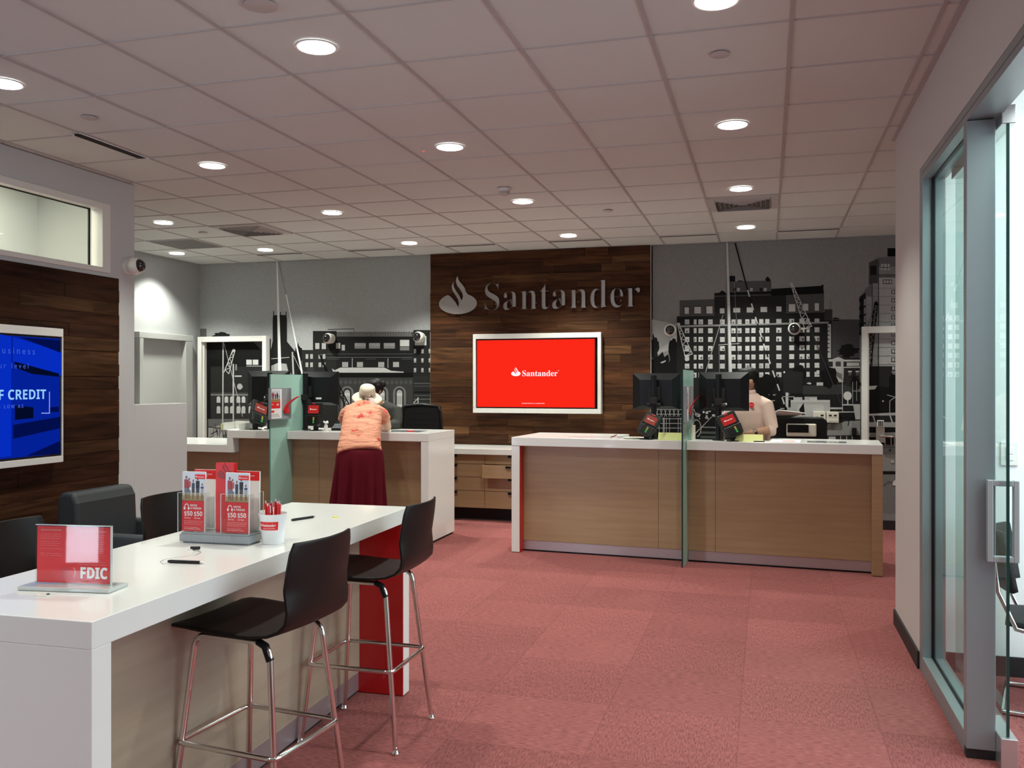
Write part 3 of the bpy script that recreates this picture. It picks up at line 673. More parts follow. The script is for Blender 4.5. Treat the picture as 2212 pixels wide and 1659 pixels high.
# trees and quay
u.blob(1660, 840, 28, 32, .006, 8, 40, .12); u.blob(1725, 805, 14, 16, .008, 8, 30, .15); u.blob(1700, 850, 34, 26, .012, 8, 30, .15); r(1640, 850, 1800, 905, .008, 7); p([(1692, 800), (1735, 804), (1735, 850), (1692, 850)], .026, 8); p([(1735, 833), (1820, 830), (1842, 838), (1840, 852), (1735, 852)], .05, 8); u.blob(1790, 815, 18, 24, .008, 8, 30, .2); u.blob(1848, 828, 10, 14, .010, 8)
r(1700, 846, 1858, 960, .02, 7); u.blob(1748, 828, 5, 2.2, .5, 9, 12); r(1764, 826, 1778, 833, .45, 9); r(1764, 800, 1770, 808, .5, 9); u.blob(1694, 804, 2, 2, .6, 9, 10)
r(1708, 864, 1793, 906, .40, 10); r(1708, 864, 1793, 868, .5, 11); r(1722, 874, 1780, 900, .47, 11); p([(1726, 885), (1736, 870), (1739, 896), (1732, 897)], .012, 12); r(1697, 848, 1703, 880, .48, 10); r(1714, 858, 1733, 864, .45, 10); r(1738, 857, 1765, 864, .38, 10); r(1749, 860, 1765, 864, .5, 11); r(1690, 856, 1716, 858, .3, 10); r(1700, 880, 1708, 905, .36, 10)
u.blob(1831, 855, 9, 9.5, .50, 10, 20, .03); r(1830, 864, 1832.5, 873, .45, 10); r(1820, 873, 1858, 876, .42, 10); l(1819.5, 790, 1820, 890, 1.5, .4, 10); l(1842, 825, 1842, 872, 1.2, .4, 10); l(1850.5, 823, 1850.5, 866, 1.2, .35, 10); p([(1843, 876), (1858, 876), (1858, 906), (1848, 906)], .42, 10); r(1812, 889, 1845, 891, .5, 11); r(1793, 880, 1820, 884, .4, 10); r(1795, 892, 1858, 904, .015, 9)
p([(1770, 935), (1800, 912), (1858, 908), (1858, 940), (1765, 941)], .27, 10); p([(1796, 916), (1812, 905), (1838, 905), (1815, 914)], .03, 11); r(1775, 941, 1858, 962, .035, 10); r(1790, 943, 1805, 962, .40, 11)
for x in (1815, 1828, 1840): r(x, 942, x + 2, 962, .36, 11)
l(1838, 890, 1832, 920, 2, .02, 12); r(1780, 915, 1795, 924, .32, 11); l(1765, 942, 1790, 960, 1.2, .36, 11)
r(1407, 880, 1600, 960, .010, 6)
for i in range(5): r(1412, 884 + i * 10, 1500, 885.2 + i * 10, .32, 8)
for i in range(20): a = 1412 + i * 4.6; l(a, 884, a + (5 if i % 2 else -4), 900, .9, .36, 8)
for i in range(26): a = rd.uniform(1500, 1570); b = rd.uniform(886, 903); r(a, b, a + rd.uniform(2, 7), b + rd.uniform(2, 5), rd.uniform(.15, .5), 8)
for i in range(8): a = rd.uniform(1420, 1480); l(a, 902, a, 935, 1, .3, 8)
for i in range(30): a = rd.uniform(1640, 1700); b = rd.uniform(850, 906); r(a, b, a + rd.uniform(2, 9), b + rd.uniform(1, 2.5), rd.uniform(.1, .45), 8)
r(1600, 880, 1700, 960, .014, 6)
o = u.done().build('harbour_wall_mural', MURAL, origin=(.5, BK, 0)); tag(o, 'black and white harbour mural right of the plank panel, with crane jibs and tall hotel', 'mural')

# ---------------------------------------------------------------- ceiling fittings
def downlight(x, y, label, first=[None]):
    if first[0] is None:
        t = thing('recessed_downlight', label, 'ceiling light', (x, y, CEIL), 0, 'round recessed downlights')
        MB().lathe([(.085, -.002), (.097, -.005), (.100, -.003), (.100, .001), (.085, .001)], 36, cap=False).build('trim_ring', LTRIM, t, smooth=40)
        MB().lathe([(.0, -.0045), (.086, -.0045)], 36, cap=False).build('lens', LENS, t)
        first[0] = t; return
    dup(first[0], (x, y, CEIL), None, label)
DL = [(-2.03, 3.745, 'round lit downlight above the white table, nearest the larger ceiling disc'), (-.2, 3.745, 'round lit downlight cut off by the top edge of the picture'), (-3.855, 3.745, 'round lit downlight cut off by the left edge of the picture'),
      (-3.855, 5.57, 'round lit downlight near the corner of the left wall, behind the near ceiling slot'), (-2.03, 5.57, 'round lit downlight beside the tiny red indicator in the ceiling'), (-.2, 5.57, 'round lit downlight nearest the corner of the white right wall'),
      (-5.68, 7.41, 'round lit downlight left of the louvred vent and above the white half wall'), (-3.855, 7.41, 'round lit downlight in front of the left louvred vent, on its right'), (-2.03, 7.41, 'round lit downlight just behind the white smoke detector'), (-.2, 7.41, 'round lit downlight directly in front of the right louvred vent'),
      (-6.86, 9.2, 'round lit downlight in the far left corner over the grey door'), (-5.68, 9.25, 'round lit downlight in the back row, just right of the flat return grille'), (-3.855, 9.25, 'round lit downlight in the back row near the left edge of the plank panel'), (-2.03, 9.25, 'round lit downlight in the back row above the metal lettering'), (-.2, 9.25, 'round lit downlight in the back row, directly behind the right louvred vent')]
for a in DL: downlight(*a)
def vent(x, y, label):
    t = thing('ceiling_air_vent', label, 'air vent', (x, y, CEIL), 0, 'square louvred ceiling vents')
    mb = MB()
    for a in (-1, 1): mb.box(-.3, .3, a * .3, a * .235, -.006, .002).box(a * .3, a * .235, -.235, .235, -.006, .002)
    mb.build('frame', VENT, t, bevel=.002)
    MB().box(-.236, .236, -.236, .236, -.001, .001).build('throat', VENTD, t)
    mb = MB()
    for i in range(6):
        s0, s1 = .232 - i * .038, .212 - i * .038
        for q in range(4):
            M = Matrix.Rotation(q * math.pi / 2, 4, 'Z'); mb.M = M
            mb.add([(-s0, s0, -.003), (s0, s0, -.003), (s1 + .012, s1 + .012, -.022), (-s1 - .012, s1 + .012, -.022)], [(0, 1, 2, 3)])
    mb.build('louvres', VENT, t)
vent(-.1996, 8.014, 'square louvred air vent in the ceiling above the right teller counter')
vent(-5.08, 8.014, 'square louvred air vent in the ceiling above the left teller counter')
t = thing('return_air_grille', 'flat grey square return grille in the ceiling near the far left corner', 'air vent', (-6.2996, 8.624, CEIL))
MB().box(-.3, .3, -.3, .3, -.004, .002).build('frame', VENT, t, bevel=.002)
mb = MB()
for i in range(18): mb.box(-.28, .28, -.28 + i * .0318, -.262 + i * .0318, -.007, -.003)
mb.build('grille', pbr('return_grille_grey', (.25, .245, .235), .6), t)
def slot(x, y, rz, label, L=.6):
    t = thing('slot_diffuser', label, 'slot air diffuser', (x, y, CEIL), rz, 'narrow linear ceiling slots')
    MB().box(-L / 2, L / 2, -.019, .019, -.006, .001).build('slot_opening', DARK, t)
    MB().box(-L / 2 - .03, L / 2 + .03, .019, .027, -.0035, .001).box(-L / 2 - .03, L / 2 + .03, -.027, -.019, -.0035, .001).build('flange', LTRIM, t)
for x, w in ((-5.69, 'leftmost'), (-4.47, 'second from the left'), (-3.25, 'third from the left'), (-2.025, 'fourth from left, above the lettering'), (-.805, 'fifth from the left'), (.41, 'rightmost')):
    slot(x, 9.575, 0, 'narrow dark ceiling slot by the back wall, ' + w)
slot(-4.19, 4.94, R(90), 'wide black ceiling slot beside the left wall, nearest the camera')
bpy.data.objects['slot_diffuser.006'].scale = (1, 1.5, 1)
def disc(x, y, rad, label, name='sprinkler_cover'):
    o = MB().lathe([(rad, .001), (rad, -.004), (rad * .9, -.007)], 28).build(name, DISKW, smooth=40); o.location = (x, y, CEIL); tag(o, label, 'sprinkler cover', 'round ceiling cover discs')
disc(-2.03, 3.27, .068, 'larger pale round disc cover in the ceiling at the top edge of the picture')
disc(-.215, 4.36, .045, 'round disc cover in the ceiling between the two nearest right-hand downlights'); disc(-3.86, 4.365, .044, 'round disc cover in the ceiling just above the wide black slot')
disc(-1.39, 8.01, .043, 'small round disc cover left of the right louvred vent'); disc(-5.66, 8.02, .043, 'small round disc cover left of the left louvred vent')
t = thing('smoke_detector', 'white smoke detector hanging from the ceiling in front of a downlight', 'smoke detector', (-2.04, 6.88, CEIL))
MB().lathe([(.055, .001), (.055, -.012), (.048, -.022)], 24).build('base', LTRIM, t, smooth=40); MB().lathe([(.044, -.02), (.042, -.045), (.03, -.055)], 24).build('sensor_cap', VENT, t, smooth=40)
t = thing('indicator_light', 'tiny red indicator light on a pale ceiling disc', 'indicator light', (-2.23, 5.6, CEIL)); MB().lathe([(.016, .001), (.016, -.004)], 16).build('plate', LTRIM, t); MB().ball((0, 0, -.005), .006, n=8).build('led', emis('red_led', (1, .05, .03), 1.5), t)
# ================================================================ TELLER COUNTERS
def rings(pts): return pts
# right counter, in its own frame (x along the front, y towards the staff side)
RZ = R(-3.6); RL = 3.165; RO = Vector((-2.262, 7.86, 0))
RCM = Matrix.Translation(RO) @ Matrix.Rotation(RZ, 4, 'Z')
def rc(x, y, z=0): return RCM @ Vector((x, y, z))
t = thing('teller_counter', 'long right teller counter with maple front, white top and red inner end', 'counter', RO, RZ)
ZT = 1.06
MB().box(0, 1.582, 0, .26, ZT - .078, ZT).box(0, .92, .26, .85, ZT - .078, ZT).build('countertop', WHITE, t, bevel=.003)
MB().box(1.602, RL, 0, .26, ZT - .078, ZT).box(2.27, RL, .26, .66, ZT - .078, ZT).build('countertop', WHITE, t, bevel=.003)
MB().box(.92, 1.58, .26, .85, .70, .74).box(1.604, 2.27, .26, .85, .70, .74).build('work_surface', WHITE, t, bevel=.002)
MB().box(0, .078, .002, .85, 0.004, ZT - .078).build('end_panel', WHITE, t, bevel=.003)
MB().box(.078, .083, .004, .104, .004, ZT - .079).build('red_lining', RED, t)
MB().box(RL - .082, RL, .002, .66, .004, ZT - .079).build('end_panel', MAPLE, t, bevel=.003)
for a, b in ((.084, 1.338), (1.341, 1.582), (1.602, 1.832), (1.835, RL - .083)): MB().box(a, b, .105, .13, .10, ZT - .079).build('front_panel', MAPLEH, t, bevel=.001)
MB().box(.084, 1.582, .108, .128, .016, .098).box(1.602, RL - .083, .108, .128, .016, .098).build('kick_plate', ALU, t)
MB().box(.084, 1.58, .12, .128, .0, .017).box(1.604, RL - .083, .12, .128, 0, .017).build('shadow_gap', BLACKM, t)
MB().box(.90, .92, .262, .84, .0, ZT - .079).build('inner_panel', WHITE, t); MB().box(2.27, 2.29, .262, .65, 0, ZT - .079).build('inner_panel', WHITE, t)
# left counter
LY = 7.965; ZL = 1.075
t = thing('teller_counter', 'left teller counter with stepped-down white top and white waterfall end', 'counter', (-3.12, LY, 0))
def lb(*a): return MB(1).box(*a)
lb(-4.646, -3.12, LY, 8.70, ZL - .08, ZL).build('countertop', WHITE, t, bevel=.003)
lb(-5.34, -4.664, LY, 8.70, ZL - .08, ZL).build('countertop', WHITE, t, bevel=.003)
MB(1).box(-5.34, -5.27, LY, 8.70, .845, ZL - .08).build('step_panel', WHITE, t, bevel=.003)
lb(-7.0, -5.34, LY, 8.95, .845, .925).build('low_countertop', WHITE, t, bevel=.003)
lb(-3.2, -3.12, LY + .002, 8.70, .02, ZL - .08).build('end_panel', WHITE, t, bevel=.003)
for a, b in ((-6.9, -5.27), (-5.267, -4.664), (-4.646, -4.345), (-4.342, -3.2)): lb(a, b, LY + .11, LY + .135, .10, .845 if a < -6 else ZL - .08).build('front_panel', MAPLEH, t, bevel=.001)
lb(-6.9, -4.664, LY + .112, LY + .13, .015, .098).box(-4.646, -3.2, LY + .112, LY + .13, .015, .098).build('kick_plate', ALU, t)
lb(-3.19, -3.13, LY + .02, 8.68, 0, .021).build('shadow_gap', BLACKM, t)

# glass dividers through the counters, each with a leaflet holder
def divider_glass(name, label, loc, rz, y0, y1, z0, z1, mat, edge):
    t = thing(name, label, 'glass screen', loc, rz)
    MB().box(-.006, .006, y0 + .003, y1, z0, z1).build('glass_panel', mat, t)
    MB().box(-.0065, .0065, y0, y0 + .003, z0, z1).box(-.0065, .0065, y0, y1, z1, z1 + .002).build('polished_edge', edge, t)
    return t
divider_glass('glass_divider', 'frosted teal glass divider standing through the left counter', (-4.655, LY, 0), 0, -.305, .345, .0, 1.645, FROST, pbr('glass_edge_pale', (.10, .28, .24), .2))
c = rc(1.592, 0)
divider_glass('glass_divider', 'teal glass divider seen edge-on at the middle of the right counter', c, RZ, -.17, .45, .0, 1.672, FROST, GLEDGE)
def people_print(mb, o, right, up, w, h, m):
    """little photograph of five hikers seen from behind: sky, dry grass and figures"""
    o = Vector(o); n = right.cross(up)
    def q(x0, y0, x1, y1, c, k): mb.poly([o + right * (x * w) + up * (y * h) + n * k for x, y in ((x0, y0), (x1, y0), (x1, y1), (x0, y1))], m, c)
    def el(cx, cy, rx, ry, c, k): mb.poly([o + right * ((cx + rx * math.cos(R(a))) * w) + up * ((cy + ry * math.sin(R(a))) * h) + n * k for a in range(0, 360, 30)], m, c)
    q(0, 0, 1, 1, (.60, .64, .74), .0002); q(0, 0, 1, .24, (.42, .28, .13), .0003); q(0, .19, 1, .27, (.62, .55, .44), .0004)
    for x, top, cs, cl, w_ in ((.17, .86, (.32, .05, .06), (.16, .17, .22), .085), (.30, .80, (.45, .07, .07), (.17, .17, .2), .06), (.48, .74, (.03, .05, .09), (.05, .045, .05), .06), (.68, .82, (.016, .015, .02), (.06, .055, .06), .075), (.88, .62, (.02, .03, .12), (.35, .36, .38), .06)):
        q(x - w_ * .7, .06, x - w_ * .1, .42, (.20, .11, .07), .0005); q(x + w_ * .1, .06, x + w_ * .7, .42, (.20, .11, .07), .0005)
        q(x - w_, .28, x + w_, .46, cl, .0006); q(x - w_ * 1.1, .44, x + w_ * 1.1, top - .12, cs, .0007); el(x, top - .05, w_ * .55, .055, (.22, .13, .09), .0008)
    el(.36, .42, .05, .06, (.8, .8, .82), .0009)
def leaflet_holder(label, loc, rz):
    """a shallow acrylic pocket on the +x side of the glass"""
    t = thing('leaflet_holder', label, 'brochure holder', loc, rz)
    MB().box(.0075, .013, -.19, .19, -.155, .155).box(.013, .040, .186, .19, -.155, .155).box(.013, .040, -.19, -.186, -.155, .155).box(.013, .040, -.19, .19, -.155, -.151).build('holder_tray', ACRYG, t, bevel=.001)
    mb = MB(); mb.box(.0165, .018, -.178, .04, -.145, .145, 0)
    people_print(mb, (.0185, -.16, .02), YP, ZP, .17, .115, 1)
    mb.add([(.0187, -.16, -.045), (.0187, .01, -.045), (.0187, .01, .02), (.0187, -.16, .02)], [(0, 1, 2, 3)], 2)
    mb.box(.0184, .0188, -.16, -.10, -.085, -.065, 2)
    mb.text('$50', (.0192, -.06, -.02), YP, ZP, h=.022, style='bold', m=3); mb.text('REFER', (.0192, -.15, -.01), YP, ZP, h=.009, style='bold', m=3)
    for i in range(3): mb.box(.0184, .0187, -.15, -.02 + .01 * i, -.105 - .012 * i, -.101 - .012 * i, 4)
    mb.build('poster', [PAPER, PHOTO, REDP, INK, GREYINK], t)
    mb = MB(); n = 12; vs = []
    for i in range(n + 1):
        f = i / n; z = -.10 + .17 * f; x = .022 + .07 * max(0, f - .25) ** 1.6 * 1.6; y = .135 - .085 * math.sin(f * 2.6) * .5 + .12 * f ** 2
        vs += [(x, y - .05 + .03 * f, z), (x + .004, y + .05 - .02 * f, z)]
    mb.add(vs, [(2 * i, 2 * i + 1, 2 * i + 3, 2 * i + 2) for i in range(n)])
    o = mb.build('curled_leaflet', [REDP], t, smooth=60, mods=[('SOLIDIFY', {'thickness': .001})]); tag(o, 'red leaflet curling out of its pocket')
leaflet_holder('acrylic leaflet holder with curled red leaflet on the left frosted divider', (-4.655, 7.81, 1.355), 0)
leaflet_holder('acrylic leaflet holder on the right glass divider, seen almost edge-on', rc(1.592, .02, 1.38), RZ)

# ---------------------------------------------------------------- back cabinets
CX = [-4.42, -3.74, -3.06, -2.38, -1.70]
t = thing('drawer_cabinet', 'low maple cabinet with four rows of drawers against the plank panel, one drawer open', 'cabinet', (-3.06, 9.86, 0))
MB(1).box(-4.42, -1.70, 9.56, 10.12, .145, .755).build('carcass', MAPLE, t)
MB(1).box(-4.42, -1.70, 9.64, 10.1, 0, .145).build('plinth', BLACKM, t)
ZR = (.147, .341, .495, .644, .753)
for i in range(4):
    for j in range(4):
        op = .10 if (i == 2 and j == 2) else 0
        d = MB(1).box(CX[i] + .002, CX[i + 1] - .002, 9.54 - op, 9.558 - op, ZR[j] + .002, ZR[j + 1] - .003).build('drawer', MAPLEH, t, bevel=.0015)
        if op:
            MB(1).box(CX[i] + .03, CX[i + 1] - .03, 9.558 - op, 9.57, ZR[j] + .02, ZR[j + 1] - .03).build('drawer_box', MAPLE, d)
        hx = CX[i] + .325 if i < 2 else CX[i] + .31
        MB(1).box(hx - .03, hx + .03, 9.512 - op, 9.54 - op, ZR[j + 1] - .012, ZR[j + 1] - .006).box(hx - .03, hx + .03, 9.512 - op, 9.516 - op, ZR[j + 1] - .03, ZR[j + 1] - .006).build('pull_tab', BLACK, d)
o = MB(1).box(-4.44, -1.60, 9.47, 10.125, .757, .822).build('worktop', WHITE, origin=(-3, 9.8, .757), bevel=.003); tag(o, 'white worktop over the drawer cabinet between the two counters', 'worktop')
t = thing('side_cabinet', 'low cabinet behind the right counter holding the black printer', 'cabinet', (.28, 9.8, 0))
MB(1).box(-.15, .70, 9.5, 10.1, .02, .86).build('carcass', MAPLE, t); MB(1).box(-.16, .71, 9.48, 10.12, .86, .90).build('cabinet_top', WHITE, t, bevel=.003); MB(1).box(-.14, .69, 9.53, 10.09, 0, .02).build('plinth', BLACKM, t)
t = thing('multifunction_printer', 'black multifunction printer with white control panel and open paper tray behind right counter', 'printer', (.26, 9.72, .90))
MB().prism([(-.30, -.2, 0), (.27, -.2, 0), (.33, -.2, .10), (.33, -.2, .27), (.30, -.2, .30), (-.30, -.2, .30)], (0, .42, 0)).build('printer_body', BLACK, t, bevel=.006)
MB().box(-.065, .225, -.232, -.20, .115, .245).build('control_panel', IVORY, t, bevel=.012)
MB().box(-.055, .15, -.234, -.231, .155, .235).build('panel_window', BLACK, t)
MB().add([(-.28, -.05, .302), (-.02, -.05, .302), (.12, -.28, .352), (-.14, -.28, .382)], [(0, 1, 2, 3)]).build('paper_tray', TRIMW, t, mods=[('SOLIDIFY', {'thickness': .008})])

# ---------------------------------------------------------------- tellers' equipment
def monitor(label, px, py_, pz, loc, rz, w=.52, h=.325, first=[None]):
    t = thing('computer_monitor', label, 'monitor', loc, rz, 'black monitors on counter poles')
    mb = MB(); z0 = pz
    mb.prism([(-w / 2, 0, z0), (w / 2, 0, z0), (w / 2, 0, z0 + h), (-w / 2, 0, z0 + h)], (0, .02, 0))
    mb.add([(-w / 2, 0, z0), (w / 2, 0, z0), (w / 2, 0, z0 + h), (-w / 2, 0, z0 + h), (-w / 2 + .07, -.035, z0 + .03), (w / 2 - .07, -.035, z0 + .03), (w / 2 - .07, -.035, z0 + h - .06), (-w / 2 + .07, -.035, z0 + h - .06)],
           [(0, 1, 5, 4), (1, 2, 6, 5), (2, 3, 7, 6), (3, 0, 4, 7), (4, 5, 6, 7)])
    mb.build('housing', BLACK, t, bevel=.003)
    MB().box(-w / 2 + .012, w / 2 - .012, .0195, .022, z0 + .018, z0 + h - .012).build('screen', pbr('dark_screen', (.02, .025, .03), .1) if 'dark_screen' not in MATS else MATS['dark_screen'], t)
    MB().box(-.032, .032, -.0375, -.034, z0 + h - .29, z0 + h - .27).build('asset_sticker', PAPER, t)
    p = MB().tube([(px, -.075, 0), (px, -.075, z0 + h - .02)], .026, 14)
    p.box(px - .05, px + .05, -.10, -.05, 0, .008).build('pole', BLACK, t, smooth=40)
    MB().box(px - .05, px + .05, -.06, -.033, z0 + .08, z0 + .20).box(px - .03, px + .03, -.12, -.05, z0 + .05, z0 + .11).tube([(px - .06, -.08, z0 + .04), (px + .06, -.08, z0 + .04)], .022, 12).build('mount_bracket', BLACKM, t, bevel=.003)
    return t
yl = .20
def rcm(px_, y):                                         # x along the right counter under a pixel column
    q = onY(px_, 900, 7.9); best = None
    for i in range(400):
        x = i * .008; w_ = rc(x, y); s = ((w_.x * CY + w_.y * SY) / (-w_.x * SY + w_.y * CY)) * FPX + 1106
        if best is None or abs(s - px_) < best[0]: best = (abs(s - px_), x)
    return best[1]
xm = rcm(1418, .25); monitor('black monitor back at the left teller position of the right counter', -.01, 0, .262, rc(xm, .25, ZT), RZ, .43)
xm2 = rcm(1563, .25); monitor('black monitor back hiding the male teller at the right counter', -.035, 0, .255, rc(xm2, .25, ZT), RZ, .43, .34)
def xcol(px_, y): return onY(px_, 900, y).x
monitor('black monitor back at the far left counter, partly behind the frosted divider', .06, 0, .255, (xcol(580, 8.37), 8.37, ZL), 0, .50, .36)
monitor('black monitor back on the left counter above a card terminal', -.13, 0, .255, (xcol(692, 8.37), 8.37, ZL), 0, .415, .35)

def card_terminal(label, loc, rz, tilt, lean, scale=1.0, dim=False):
    t = thing('card_terminal', label, 'card terminal', loc, rz, 'signature pads with red screens')
    S = Matrix.Scale(scale, 4)
    M = Matrix.Translation((0, -.02, .06)) @ Matrix.Rotation(lean, 4, 'Y') @ Matrix.Rotation(tilt, 4, 'X')
    def mk(): q = MB(); q.M = S @ M; return q
    # profile of the casing in its own plane: x across, z up, front towards -y
    mb = mk(); mb.prism([(-.092, 0, .105), (.092, 0, .105), (.092, 0, .215), (.085, 0, .232), (-.085, 0, .232), (-.092, 0, .215)], (0, .035, 0))
    mb.prism([(-.080, -.012, .01), (-.06, -.012, -.008), (.06, -.012, -.008), (.080, -.012, .01), (.092, -.012, .10), (-.092, -.012, .10)], (0, .05, 0)); mb.build('casing', pbr('terminal_grey', (.012, .013, .0135), .42, spec=.3) if 'terminal_grey' not in MATS else MATS['terminal_grey'], t, bevel=.006)
    mb = mk(); mb.box(-.062, .062, -.0035, 0, .118, .200, 0); emblem(mb, (-.033, -.0045, .160), .018, XP, ZP, 1); mb.text('Santander', (-.022, -.0045, .154), XP, ZP, h=.010, style='serif', m=1, res=2)
    mb.build('red_screen', [TERMD if dim else TERMS, SCRW], t)
    mb = mk(); mb.box(-.055, .055, -.016, -.011, .012, .082, 0)
    for i in range(4):
        for j in range(4): mb.box(-.046 + .02 * i, -.032 + .02 * i, -.020, -.016, .018 + .016 * j, .028 + .016 * j, (3 if j < 2 else 2) if i == 3 else 1)
    mb.build('keypad', [BLACK, MATS['terminal_grey'], YELK, GRNK], t)
    mb = mk(); mb.box(-.02, .02, -.002, .0, .214, .222); o = mb.build('maker_badge', REDPL, t)
    MB().tube([(0, .045 * scale, 0), (0, .045 * scale, .10 * scale), (0, .02, .16 * scale)], .026 * scale, 12).box(-.05, .05, .0, .09, 0, .008).build('stand', BLACK, t, smooth=40)
    return t
card_terminal('grey card terminal with red screen facing straight out on the left counter', (xcol(677, 8.10), 8.10, ZL), R(-6), R(-8), 0)
card_terminal('black card terminal leaning sideways behind the low step of the left counter', (xcol(556, 8.10), 8.10, ZL), R(58), R(-22), R(22), 1.1, True)
card_terminal('dark card terminal tilted to the left beside the left monitor of the right counter', rc(rcm(1392, .05), .05, ZT), R(-24), R(-26), R(20), .88, True)
card_terminal('dark card terminal tilted to the right, in front of the male teller', rc(rcm(1588, .05), .05, ZT), R(20), R(-22), R(-22), .92)

# ---------------------------------------------------------------- small things on the right counter
def flat(name, label, cat, pts, z, mat, th=.0015, group=None):
    o = MB(1).prism([(p[0], p[1], z) for p in pts], (0, 0, th)).build(name, mat, origin=(pts[0][0], pts[0][1], z)); return tag(o, label, cat, group)
def rcq(x0, x1, y0, y1, sk=0): return [tuple(rc(x0, y0))[:2], tuple(rc(x1, y0))[:2], tuple(rc(x1 + sk, y1))[:2], tuple(rc(x0 + sk, y1))[:2]]
x = rcm(1212, .2); flat('form_sheet', 'flat grey form lying on the left end of the right counter', 'paper', rcq(x + .05, x + .46, .16, .42, .06), ZT, pbr('grey_form', (.42, .36, .36), .4))
o = MB().tube([(0, 0, .006), (.02, .07, .012), (.03, .12, .02)], .005, 8).build('ballpoint_pen', pbr('maroon_pen', (.18, .02, .03), .35), smooth=50); o.location = rc(x + .47, .22, ZT); tag(o, 'dark red pen lying at the edge of the grey form on right counter', 'pen')
t = thing('coin_tray', 'pale oval dish beside the left monitor of the right counter', 'tray', rc(rcm(1372, .2), .16, ZT)); MB().lathe([(.0, .0), (.085, .0), (.10, .012), (.092, .012), (.08, .005), (0, .005)], 28, cap=False).build('dish', IVORY, t, smooth=40); MB().lathe([(0, .0055), (.078, .0058)], 24, cap=False).build('dish_pad', BLACK, t)
def note(label, x0, x1, h):
    t = thing('paper_notice', label, 'notice', rc((x0 + x1) / 2, .06, ZT), RZ, 'yellow paper notices'); w_ = (x1 - x0) / 2
    mb = MB(); mb.add([(-w_, 0, .0005), (w_, 0, .0005), (w_, .025, h), (-w_, .025, h), (-w_, .07, .0005), (w_, .07, .0005)], [(0, 1, 2, 3), (3, 2, 5, 4)]); mb.build('folded_sheet', YELLOW, t, mods=[('SOLIDIFY', {'thickness': .0006})])
note('blank yellow folded notice left of the glass divider on the right counter', rcm(1421, .06), rcm(1475, .06), .064)
note('blank yellow folded notice in front of the male teller on the right counter', rcm(1586, .06), rcm(1647, .06), .062)
for nm, p0, p1, y0, y1, m, lb_ in (('deposit_slip', 1690, 1718, .20, .25, REDP, 'red printed slip on the right end of the right counter'), ('clipboard_sheet', 1744, 1830, .12, .34, ACRYG, 'grey acrylic sheet lying near the right end of the right counter'), ('paper_sheet', 1664, 1728, .12, .46, PAPER, 'white paper under the red slip on the right counter')):
    flat(nm, lb_, 'paper', rcq(rcm(p0, y0), rcm(p1, y0), y0, y1, .0), ZT + (.0025 if nm == 'deposit_slip' else 0), m, .0015)
o = MB().tube([(0, 0, .006), (.09, .006, .006)], .005, 8).build('ballpoint_pen', BLACK, smooth=50); o.location = rc(rcm(1628, .03), .03, ZT); o.rotation_euler = (0, 0, R(-10)); tag(o, 'short black pen lying before the right yellow notice', 'pen')
t = thing('receipt_printer', 'small grey receipt printer on the work surface beside the glass divider', 'printer', rc(1.76, .45, .74), RZ)
MB().box(-.11, .11, -.09, .12, 0, .29).build('printer_body', pbr('warm_grey_plastic', (.16, .165, .155), .5), t, bevel=.01); MB().box(-.085, .085, -.093, -.09, .03, .09).box(-.06, .06, -.095, -.09, .12, .135).build('paper_slot', BLACK, t); MB().box(.05, .09, -.096, -.092, .155, .175).build('button', PAPER, t)
MB().box(-.11, .11, -.09, .12, .29, .42).build('upper_unit', BLACK, t, bevel=.01); MB().box(-.09, .09, -.094, -.09, .325, .345).box(-.09, .06, -.094, -.09, .365, .385).build('feed_slot', MATS['warm_grey_plastic'], t)
t = thing('paper_roll', 'yellowish roll of paper on the counter just right of the glass divider', 'paper roll', rc(1.634, .15, ZT)); MB().lathe([(.012, 0), (.023, 0), (.023, .13), (.012, .13)], 20, cap=False).build('paper', IVORY, t, smooth=40); MB().lathe([(.008, .0), (.012, 0), (.012, .13), (.008, .13)], 14, cap=False).build('core', PAPER, t, smooth=40)
pts = [rc(1.645 + .04 * math.cos(a), .30, ZT + .095 + .075 * math.sin(a)) for a in [R(k) for k in range(-80, 250, 15)]] + [rc(1.78, .30, ZT + .20), rc(1.83, .31, ZT + .205)]
o = MB(1).tube(pts, .0035, 8).build('coiled_cable', pbr('pale_cable', (.55, .50, .46), .5), origin=rc(1.66, .30, ZT), smooth=50); tag(o, 'pale looped cable beside the glass divider on the right counter', 'cable')

# ---------------------------------------------------------------- small things on the left counter
t = thing('document_tray', 'open white document tray near the step of the left counter', 'tray', (xcol(512, 8.1), 8.10, ZL)); MB().box(-.10, .10, -.10, .12, 0, .004).box(-.10, .10, .112, .12, 0, .085).box(-.104, -.096, -.1, .12, 0, .075).box(.088, .104, -.1, .12, 0, .07).build('tray', TRIMW, t, bevel=.002); o = MB().box(-.125, -.108, -.1, .0, 0, .066).build('note_pad', YELLOW, t); tag(o, 'yellow note block')
o = MB(1).box(xcol(637, 8.5), xcol(668, 8.5), 8.40, 8.62, ZL, ZL + .085).build('monitor_riser', TRIMW, origin=(-4.7, 8.5, ZL), bevel=.004); tag(o, 'small white riser block behind the card terminal on the left counter', 'riser')
o = tag(MB(1).box(xcol(626, 8.5), xcol(634, 8.5), 8.45, 8.5, ZL, ZL + .20).build('white_folder', PAPER, origin=(-4.8, 8.5, ZL)), 'upright white folder behind the frosted divider on the left counter', 'folder')
t = thing('desk_calculator', 'dark calculator propped on the left counter beside the woman', 'calculator', (xcol(728, 8.2), 8.25, ZL)); mb = MB(); mb.M = Matrix.Rotation(R(32), 4, 'X'); mb.box(-.06, .06, -.07, .07, .0, .02); mb.build('body', BLACK, t, bevel=.004)
mb = MB(); mb.M = Matrix.Rotation(R(32), 4, 'X')
